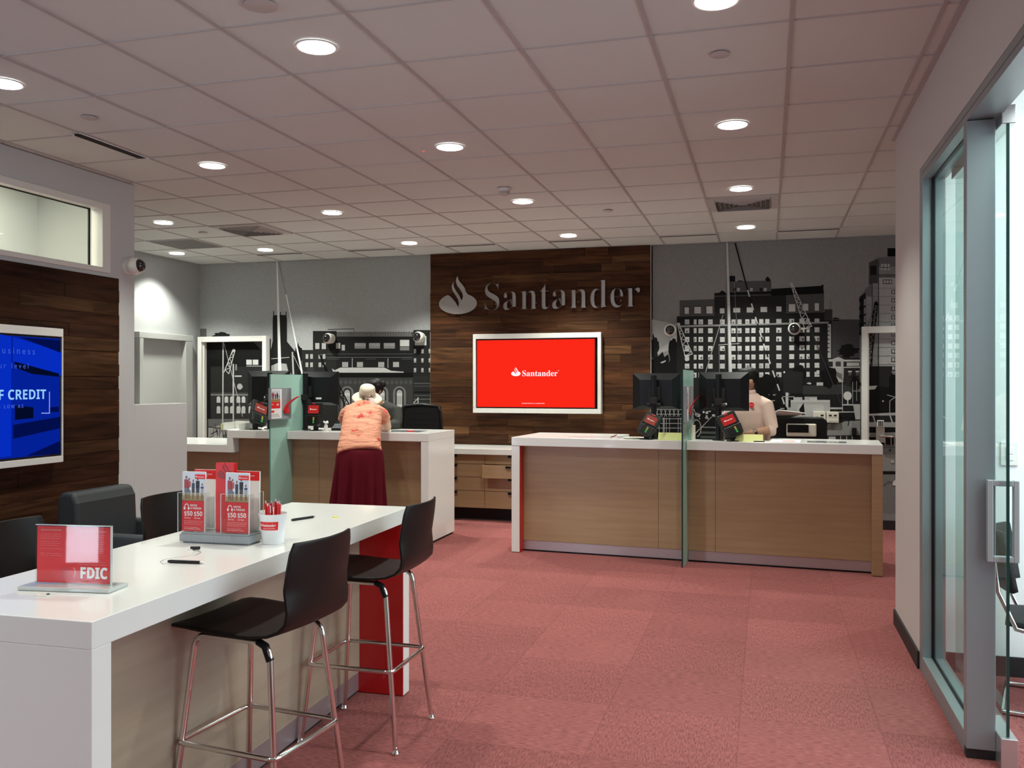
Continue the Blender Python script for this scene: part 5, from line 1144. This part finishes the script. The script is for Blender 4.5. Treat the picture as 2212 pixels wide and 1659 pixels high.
q = tp(725, 1118); o = MB().prism([(-.013, -.006, 0), (.004, -.010, 0), (.015, 0, 0), (.002, .008, 0), (-.010, .008, 0)], (0, 0, .004)).build('paper_scrap', pbr('yellow_scrap', (.75, .62, .06), .7)); o.location = (q.x, q.y, TH); tag(o, 'crumpled yellow paper scrap at the far end of the table', 'scrap')
q = tp(104, 1287); t = thing('cable_grommet', 'small white pad with dark screw on the table in front of the red notice', 'anchor pad', (q.x, q.y, TH)); MB().box(-.035, .008, -.014, .014, 0, .003).build('pad', TRIMW, t, bevel=.001); MB().lathe([(.005, 0), (.004, .005)], 10, c=(0, 0, .002)).build('screw', VENTD, t)
# ================================================================ PEOPLE
REM = lambda v, it=4: [('REMESH', {'mode': 'VOXEL', 'voxel_size': v, 'use_smooth_shade': True}), ('SMOOTH', {'factor': .5, 'iterations': it})]
def V(*a): return Vector(a)
def head_geo(mb, c, fwd, up, s=1.0, neck=None):
    """skull, jaw, nose, brow, lips and ears as overlapping closed shapes (fused by the remesh)"""
    c = Vector(c); f = Vector(fwd).normalized(); u = Vector(up); u = (u - f * u.dot(f)).normalized(); r = f.cross(u)
    M = Matrix.Translation(c) @ Matrix((r, f, u)).transposed().to_4x4() @ Matrix.Scale(s, 4); keep = mb.M; mb.M = M
    mb.ball((0, -.012, .022), .074, .092, .092, 20); mb.ball((0, .012, -.03), .060, .075, .082, 18); mb.ball((0, .045, -.075), .034, .036, .034, 14)
    mb.loft([((0, .082, .012), .008, .006), ((0, .096, -.012), .011, .012), ((0, .104, -.030), .015, .013), ((0, .088, -.040), .013, .009)], right=(1, 0, 0), n=10)
    mb.ball((0, .078, -.058), .022, .013, .008, 10); mb.ball((0, .076, -.068), .019, .012, .008, 10)
    for k in (-1, 1):
        mb.ball((k * .032, .070, .014), .024, .014, .010, 10); mb.ball((k * .040, .055, -.025), .026, .024, .022, 10)
        mb.loft([((k * .076, -.012, .020), .006, .018), ((k * .083, -.014, .002), .007, .019), ((k * .079, -.008, -.022), .006, .011)], right=(1, 0, 0), n=10)
    mb.M = keep; return M
def eyes(parent, M):
    for k in (-1, 1):
        mb = MB(1); mb.M = M; mb.ball((k * .031, .079, .000), .0135, .010, .008, 12); e = mb.build('eye', EYEW, parent, smooth=60)
        mb = MB(1); mb.M = M; mb.ball((k * .031, .0875, .000), .0055, .003, .0055, 10); mb.build('iris', HAIRD, e, smooth=60)
    mb = MB(1); mb.M = M; mb.ball((0, .0885, -.063), .018, .003, .0022, 10); mb.build('mouth_line', pbr('lip_shade', (.22, .07, .06), .5) if 'lip_shade' not in MATS else MATS['lip_shade'], parent, smooth=60)
def hand_geo(mb, wrist, d, up, side, curl=.5, s=1.0):
    """palm and five bent fingers; d points along the hand, up is the back of the hand, side=+1 puts the thumb to the right of d"""
    w = Vector(wrist); d = Vector(d).normalized(); up = Vector(up); up = (up - d * up.dot(d)).normalized(); t = d.cross(up) * side
    mb.loft([(w - d * .015, .026 * s, .020 * s), (w + d * .03 * s, .034 * s, .015 * s), (w + d * .075 * s, .040 * s, .013 * s), (w + d * .088 * s, .036 * s, .011 * s)], right=t, n=12)
    for i, L in enumerate((.070, .080, .074, .058)):
        o = w + d * .08 * s + t * ((.030 - .020 * i) * s); q = o - d * .02; pts = [q, o]; a = 0
        for j, fr in enumerate((.45, .32, .23)):
            a += curl * (.55 if j == 0 else .8); pts.append(pts[-1] + (d * math.cos(a) - up * math.sin(a) + t * (.10 - .06 * i)) * L * fr * s)
        mb.tube(pts, [.010 * s, .010 * s, .0092 * s, .0085 * s, .007 * s], 10)
    b = w + d * .02 * s + t * .022 * s; mb.tube([b, b + (t * .6 + d * .6) * .035 * s, b + (t * .55 + d * .85 - up * .2) * .062 * s, b + (t * .4 + d * .95 - up * .4) * .085 * s], [.013 * s, .0125 * s, .011 * s, .008 * s], 10)
def limb(mb, pts, rads): mb.tube([Vector(p) for p in pts], rads, 14)
def bez(a, b, c, n=5):
    a, b, c = Vector(a), Vector(b), Vector(c); return [a * (1 - t) ** 2 + b * 2 * t * (1 - t) + c * t * t for t in [i / n for i in range(n + 1)]]

# ---- customer: elderly woman leaning on the left counter, seen from behind
wx = -3.742
base = V(wx, 7.46, 0)
mb = MB(1)
spine = [(V(wx, 7.47, .80), .155, .12), (V(wx, 7.47, .93), .165, .125), (V(wx, 7.55, 1.05), .155, .115), (V(wx, 7.66, 1.16), .16, .11), (V(wx, 7.77, 1.26), .165, .10), (V(wx, 7.84, 1.31), .13, .08), (V(wx + .01, 7.885, 1.345), .055, .055)]
mb.loft(spine, right=(1, 0, 0), n=20); mb.ball((wx, 7.47, .82), .16, .13, .12, 18)
mb.loft([(V(wx, 7.84, 1.31), .055, .055), (V(wx + .015, 7.90, 1.37), .050, .052), (V(wx + .025, 7.935, 1.42), .048, .052)], right=(1, 0, 0), n=14)
HM = head_geo(mb, (wx + .035, 7.955, 1.425), (.12, 1, -.10), (.08, .1, 1), .98)
for k in (-1, 1):
    sh = V(wx + k * .165, 7.80, 1.275); el = V(wx + k * .235 + .01, 7.985, ZL + .045); wr = V(wx + k * .10 + .02, 8.21, ZL + .035)
    limb(mb, [V(wx + k * .10, 7.80, 1.275), sh, (sh + el) / 2 + V(k * .03, -.02, .0), el, V(el.x, el.y + .01, el.z)], [.06, .058, .050, .042, .038]); limb(mb, [el, (el + wr) / 2, wr], [.042, .038, .027])
    hand_geo(mb, wr, (-k * .6, .8, -.02), (0, 0, 1), -k, .35, .92)
    hp = V(wx + k * .085, 7.47, .80); kn = V(wx + k * .09, 7.47, .44); an = V(wx + k * .095, 7.43, .09)
    limb(mb, [hp, kn, V(kn.x, kn.y - .015, .32), an], [.085, .058, .055, .036]); mb.loft([(V(an.x, 7.39, .05), .03, .035), (V(an.x, 7.45, .045), .038, .035), (V(an.x + k * .01, 7.53, .035), .044, .026), (V(an.x + k * .015, 7.62, .025), .030, .016)], right=(1, 0, 0), n=12)
woman = mb.build('person', SKIN1, origin=base, mods=REM(.007)); tag(woman, 'woman in cream flowered hat, peach floral top and burgundy skirt leaning on the left counter', 'person')
eyes(woman, HM)
mb = MB(1); mb.M = HM; mb.ball((0, -.022, .015), .080, .090, .088, 20); mb.build('hair', HAIRG, woman, smooth=60)
# peach blouse: body and short sleeves in one garment
mb = MB(1)
mb.loft([(V(wx + .005, 7.435, .90), .236, .150), (V(wx, 7.46, .95), .228, .150), (V(wx, 7.50, 1.01), .218, .142), (V(wx, 7.565, 1.09), .212, .136), (V(wx, 7.645, 1.17), .210, .130), (V(wx, 7.725, 1.24), .205, .120), (V(wx, 7.79, 1.295), .180, .098), (V(wx + .005, 7.85, 1.335), .115, .075), (V(wx + .01, 7.88, 1.36), .068, .062)], right=(1, 0, 0), n=28, pw=2.4)
for k in (-1, 1):
    sh = V(wx + k * .150, 7.79, 1.275); el = V(wx + k * .235 + .01, 7.985, ZL + .045); m = sh + (el - sh) * .52 + V(k * .03, -.02, 0)
    mb.tube([V(wx + k * .08, 7.78, 1.27), sh, sh + (m - sh) * .5 + V(k * .012, 0, .01), m], [.075, .078, .074, .070], 16)
mb.build('blouse', BLOUSE, woman, mods=REM(.010, 6))
# skirt: flared, with hanging folds
n = 120; vs = []; fs = []; rows = [(.955, .232, .155, 0), (.93, .240, .162, .0), (.86, .252, .178, .001), (.78, .256, .185, .006), (.66, .262, .19, .014), (.50, .270, .20, .022), (.36, .280, .21, .029), (.22, .292, .225, .034), (.13, .300, .235, .036)]
for z, a_, b_, fo in rows:
    for k in range(n):
        t_ = 2 * math.pi * k / n; g = fo * (math.sin(11 * t_ + .6) + .45 * math.sin(19 * t_ + 1.7 + z) + .4 * math.sin(5 * t_))
        lean = (.955 - z) * .02
        vs.append((wx + .005 - (.955 - z) * .03 + (a_ + g) * math.cos(t_), 7.46 - lean + (b_ + g) * math.sin(t_), z))
for i in range(len(rows) - 1):
    for k in range(n): fs.append((i * n + k, (i + 1) * n + k, (i + 1) * n + (k + 1) % n, i * n + (k + 1) % n))
fs.append(tuple(range(n)))
MB(1).add(vs, fs).build('skirt', SKIRT, woman, smooth=75, mods=[('SUBSURF', {'levels': 1, 'render_levels': 1})])
for k in (-1, 1):
    x = wx + k * .097; MB(1).loft([(V(x, 7.37, .045), .032, .044), (V(x, 7.45, .045), .042, .044), (V(x + k * .01, 7.54, .035), .050, .034), (V(x + k * .016, 7.63, .022), .034, .021)], right=(1, 0, 0), n=14).build('shoe', BLACKM, woman, smooth=60)
woman.scale = (.89, .95, 1); woman.location = (-3.66, 7.58, 0); woman.rotation_euler = (0, 0, R(19))
# hat, tipped back
hc = V(wx + .026, 7.915, 1.425); ax = V(.10, -.36, .93).normalized(); u_ = ax.cross(V(0, 1, 0)).normalized(); w_ = ax.cross(u_)
HT = Matrix.Translation(hc) @ Matrix((u_, w_, ax)).transposed().to_4x4()
mb = MB(1); mb.M = HT
mb.lathe([(.168, -.020), (.160, -.006), (.130, .006), (.098, .012), (.090, .020), (.087, .055), (.086, .085), (.078, .108), (.055, .118), (.020, .121), (.001, .121)], 40, cap=False)
for i, q in enumerate(mb.v): pass
hat = mb.build('sun_hat', STRAW, woman, smooth=60, mods=[('SOLIDIFY', {'thickness': .004}), ('SUBSURF', {'levels': 1, 'render_levels': 1})])
mb = MB(1); mb.M = HT; mb.lathe([(.0925, .016), (.0905, .030), (.0895, .046)], 40, cap=False); mb.build('hat_band', RIBBON, hat, smooth=60)
rd = random.Random(4); mb = MB(1); mb.M = HT; mp = MB(1); mp.M = HT
inv = HT.to_3x3().inverted(); back = (inv @ V(.12, -1, 0)); b2 = math.atan2(back.y, back.x)
for i in range(34):
    a = b2 + rd.uniform(-.75, .55); rr = rd.uniform(.092, .115); c = V(rr * math.cos(a), rr * math.sin(a), rd.uniform(.012, .05)); d = V(rd.uniform(-1, 1), rd.uniform(-1, 1), rd.uniform(-.5, 1)).normalized()
    (mb if i % 3 else mp).loft([(c, .002, .002), (c + d * .012, .008, .003), (c + d * .026, .001, .001)], n=8)
mb.build('flower_spray', LEAFG, hat, smooth=60); mp.build('blossom', pbr('dusty_white_petal', (.68, .60, .52), .8), hat, smooth=60)
a = b2 + .35; c0 = HT @ V(.10 * math.cos(a), .10 * math.sin(a), .03); pts = bez(c0, c0 + V(.02, -.05, -.03), c0 + V(.03, -.055, -.125)); mb = MB(1); vs = []
for i, q in enumerate(pts): s = .022 + .034 * i / 5; vs += [q + V(-s, .012 * math.sin(i), 0), q + V(0, -.018 - .006 * (i % 2), 0), q + V(s, .01 * math.cos(i), .012)]
mb.add(vs, [(3 * i + j, 3 * i + j + 1, 3 * i + j + 4, 3 * i + j + 3) for i in range(5) for j in range(2)]); mb.build('ribbon_tail', RIBBON, hat, smooth=70, mods=[('SOLIDIFY', {'thickness': .001}), ('SUBSURF', {'levels': 1, 'render_levels': 1})])

def standing_teller(name_label, root, face, headc, headf, headup, skin, topmat, hairfn, sh_z, body, hips, hs=1.0, arms=None, sleeve=.6, wrist_r=.027, topvox=.008):
    """body in world coordinates; body = list of (centre, rx, ry) spine sections from hips to collar"""
    f = Vector(face).normalized(); r = f.cross(ZP)
    mb = MB(1); mb.loft(body, right=r, n=20)
    neck0 = body[-1][0]; hc = Vector(headc); mb.loft([(neck0 - V(0, 0, .04), .058, .056), ((neck0 + hc) / 2 - V(0, 0, .02), .052, .054), (hc - V(0, 0, .03), .05, .055)], right=r, n=14)
    M = head_geo(mb, hc, headf, headup, hs)
    for sh, el, wr, hd, hu, side, curl in arms:
        limb(mb, [sh - (sh - body[-2][0]) * .4, sh, (sh + el) / 2, el, el + (el - sh).normalized() * .008], [.055, .056, .048, .040, .036]); limb(mb, [el, el + (wr - el) * .4, wr], [.041, .039, wrist_r]); hand_geo(mb, wr, hd, hu, side, curl)
    for k in (-1, 1):
        hp = Vector(hips) + r * (.085 * k); kn = V(hp.x, hp.y, .48) + f * .015; an = V(hp.x, hp.y, .09)
        limb(mb, [hp, kn, kn - V(0, 0, .12) - f * .02, an], [.088, .060, .057, .038]); mb.loft([(an - f * .05 - V(0, 0, .045), .03, .035), (an + f * .02 - V(0, 0, .045), .038, .036), (an + f * .12 - V(0, 0, .06), .045, .025), (an + f * .19 - V(0, 0, .065), .03, .018)], right=r, n=12)
    p = mb.build('person', skin, origin=root, mods=REM(.0065)); tag(p, name_label, 'person'); eyes(p, M); hairfn(p, M)
    mb = MB(1); mb.loft([(c, a + .016, b + .016) for c, a, b in body], right=r, n=24, pw=2.2)
    for sh, el, wr, hd, hu, side, curl in arms:
        if sleeve <= 1: e = sh + (el - sh) * sleeve; mb.tube([sh - (sh - body[-2][0]) * .45, sh, (sh + e) / 2, e], [.066, .069, .062, .058], 16)
        else: e = el + (wr - el) * (sleeve - 1); mb.tube([sh - (sh - body[-2][0]) * .45, sh, (sh + el) / 2, el - (el - sh) * .04], [.066, .071, .065, .057], 16); mb.tube([el - (wr - el) * .06, el, e], [.052, .059, .055], 16)
    mb.build('shirt' if topmat is SHIRT else 'knit_top', topmat, p, mods=REM(topvox, 6))
    mb = MB(1); mb.loft([(Vector(hips) + V(0, 0, .14), .165, .125), (Vector(hips) + V(0, 0, .03), .175, .135), (Vector(hips) - V(0, 0, .06), .17, .13)], right=r, n=20)
    for k in (-1, 1): hp = Vector(hips) + r * (.085 * k); limb(mb, [hp, V(hp.x, hp.y, .48) + f * .012, V(hp.x, hp.y, .06)], [.098, .078, .068])
    mb.build('trousers', TROUS, p, mods=REM(.010, 4))
    for k in (-1, 1):
        an = Vector(hips) + r * (.085 * k); an.z = .045; MB(1).loft([(an - f * .06, .034, .044), (an + f * .03, .044, .044), (an + f * .13 - V(0, 0, .012), .05, .032), (an + f * .21 - V(0, 0, .022), .034, .02)], right=r, n=14).build('shoe', BLACKM, p, smooth=60)
    return p, M
# ---- teller behind the left counter, mostly hidden by the customer
def hair_bun(p, M):
    mb = MB(1); mb.M = M; mb.ball((0, -.030, .030), .083, .090, .096, 20); mb.ball((0, .012, .078), .066, .072, .040, 16); mb.ball((0, -.125, .035), .040, .036, .040, 14)
    for k in (-1, 1): mb.ball((k * .070, .0, .030), .018, .045, .05, 12)
    mb.build('hair', HAIRD, p, mods=REM(.006, 4))
tb = V(-3.93, 8.850, 0)
standing_teller('teller with tied-back dark hair and charcoal top bending behind the left counter', tb, (-.1, -1, 0), (-4.008, 8.65, 1.485), (-.45, -1, -.25), (.12, -.2, 1), SKIN2, DARKTOP, hair_bun, 1.28,
    [(V(-3.93, 8.850, .88), .15, .11), (V(-3.93, 8.845, 1.0), .145, .105), (V(-3.94, 8.820, 1.12), .155, .11), (V(-3.955, 8.770, 1.23), .165, .105), (V(-3.965, 8.735, 1.30), .13, .08), (V(-3.975, 8.715, 1.345), .06, .055)], V(-3.93, 8.850, .86), .98,
    [(V(-3.805, 8.780, 1.255), V(-3.765, 8.690, 1.08 + .035), V(-3.86, 8.510, ZL + .035), (-.5, -.9, 0), (0, 0, 1), 1, .5), (V(-4.13, 8.740, 1.265), V(-4.19, 8.650, 1.10), V(-4.06, 8.450, ZL + .035), (.5, -.9, 0), (0, 0, 1), -1, .5)], 1.75, topvox=.008)
# ---- male teller behind the right counter, working at the monitor
def hair_short(p, M):
    mb = MB(1); mb.M = M; mb.ball((0, -.022, .040), .083, .094, .090, 20); mb.ball((0, .020, .090), .062, .068, .036, 16); mb.ball((0, -.06, -.01), .062, .050, .055, 14)
    mb.build('hair', HAIRD, p, mods=REM(.006, 4))
tx = V(-.135, 8.52, 0)
man, MM = standing_teller('male teller in pale beige shirt with red chest badge working behind the right counter', tx, (-.62, -.78, 0), (-.172, 8.50, 1.575), (-1, -.30, -.16), (-.05, -.1, 1), SKIN3, SHIRT, hair_short, 1.40,
    [(V(-.135, 8.53, .96), .165, .125), (V(-.135, 8.53, 1.06), .165, .125), (V(-.14, 8.525, 1.18), .175, .125), (V(-.145, 8.515, 1.30), .185, .118), (V(-.150, 8.515, 1.385), .165, .095), (V(-.155, 8.515, 1.425), .095, .07), (V(-.16, 8.515, 1.455), .060, .058)], V(-.135, 8.53, .93), 1.0,
    [(V(-.005, 8.40, 1.352), V(.050, 8.36, 1.135), V(-.155, 8.24, 1.105), (-1, -.3, -.05), (0, 0, 1), -1, .45), (V(-.285, 8.62, 1.36), V(-.40, 8.60, 1.13), V(-.42, 8.36, 1.08), (-.3, -1, -.1), (0, 0, 1), 1, .45)], 1.22)
bf = V(-.62, -.78, 0).normalized(); bc = V(-.145, 8.515, 1.36) + bf * .119 + V(.78, -.62, 0).normalized() * .112
mb = MB(1); rr_ = bf.cross(ZP)
mb.prism([bc + rr_ * (.030 * math.cos(R(a))) + ZP * (.024 * math.sin(R(a))) for a in range(0, 360, 20)], bf * .004, 0); mb.text('Santander', bc - rr_ * -.021 + bf * .0045 + ZP * -.004, -rr_, ZP, w=.042, style='serif', m=1, res=2)
mb.build('name_badge', [REDP, INK], man)
mb = MB(1); mb.loft([(V(-.205, 8.49, 1.462), .058, .010), (V(-.16, 8.515, 1.470), .068, .066)], right=(1, 0, 0), n=8) if 0 else mb.loft([(V(-.160, 8.513, 1.440), .078, .076), (V(-.163, 8.512, 1.470), .070, .068), (V(-.166, 8.511, 1.492), .066, .064)], right=bf.cross(ZP), n=20, cap=False); mb.build('collar', SHIRT, man, smooth=60, mods=[('SOLIDIFY', {'thickness': .004})])
wr = V(-.105, 8.268, 1.112); dd = (V(-.155, 8.24, 1.105) - V(.050, 8.36, 1.135)).normalized()
mb = MB(1); mb.loft([(wr - dd * .012, .034, .034), (wr + dd * .012, .033, .033)], n=20, cap=False); s_ = mb.build('watch', BLACK, man, smooth=60, mods=[('SOLIDIFY', {'thickness': .003})]); mb = MB(1); o_ = wr + V(.1, -.8, .45).normalized() * .034; mb.ball(o_, .016, .010, .016, 12); mb.build('watch_case', STEEL, s_, smooth=60)
# ================================================================ LIGHT AND CAMERA
w = bpy.data.worlds.new('daylight'); SC.world = w; w.use_nodes = True
bg = w.node_tree.nodes['Background']; bg.inputs[0].default_value = (.62, .80, 1.0, 1); bg.inputs[1].default_value = 2.2
def spot(x, y, e, half=56, blend=.6):
    L = bpy.data.lights.new('downlight_beam', 'SPOT'); L.energy = e; L.spot_size = R(half * 2); L.spot_blend = blend; L.shadow_soft_size = .07; L.color = (.97, 1, .90)
    o = bpy.data.objects.new('downlight_beam', L); o.location = (x, y, CEIL - .02); COL.objects.link(o)
SPE = 112
for x, y, _ in DL: spot(x, y, SPE * (2.0 if y > 9 else 1.25 if y > 7 else 1))
for x, y in ((-2.03, 1.91), (-.2, 1.91), (-3.86, 1.91), (-2.03, .07), (-.2, .07), (-3.86, .07), (1.9, 9.25), (1.9, 7.41), (-5.7, .07), (-5.7, 1.0)): spot(x, y, SPE * (.8 if x in (-2.03, 1.9) else .28))  # unseen spots added without fixtures, extending the grid for more light
def area(name, loc, rot, sx, sy, e, col):
    L = bpy.data.lights.new(name, 'AREA'); L.shape = 'RECTANGLE'; L.size = sx; L.size_y = sy; L.energy = e; L.color = col
    o = bpy.data.objects.new(name, L); o.location = loc; o.rotation_euler = rot; COL.objects.link(o); return o
area('street_window_daylight', (-4.72, -3.46, 1.24), (R(90), 0, 0), .30, 2.4, 34, (.72, .86, 1))
area('side_fill_daylight', (-7.7, -3.46, 1.24), (R(90), 0, 0), 1.3, 2.4, 130, (.72, .86, 1))  # unseen second window lamp, added to keep the ambient daylight up
area('office_window_daylight', (3.57, 2.4, 1.7), (R(90), 0, R(90)), 4.2, 2.0, 45, (.80, .95, 1))
area('office_fill_light', (2.2, 3.6, CEIL - .03), (0, 0, 0), 2.0, 2.4, 130, (.84, 1, .97))  # unseen fill lamp added to brighten the office wall with little spill
area('side_office_light', (-5.3, 4.4, CEIL - .03), (0, 0, 0), .5, 1.6, 28, (1, .98, .80))
cam = bpy.data.cameras.new('camera'); cam.sensor_width = 36; cam.sensor_fit = 'HORIZONTAL'; cam.lens = 36 * FPX / 2212; cam.clip_start = .05; cam.clip_end = 80
co = bpy.data.objects.new('camera', cam); co.location = (0, 0, EYE); co.rotation_euler = (R(90), 0, YAW); COL.objects.link(co); SC.camera = co
SC.view_settings.view_transform = 'Standard'; SC.view_settings.look = 'None'; SC.view_settings.exposure = 0.0; SC.view_settings.gamma = 1.0
for o in SC.objects:
    if o.type == 'MESH' and o.parent is None and o.get('kind') is None and o.get('label') is None: print('UNLABELLED', o.name)
SC.cycles.max_bounces = 8; SC.cycles.transmission_bounces = 6; SC.cycles.transparent_max_bounces = 12
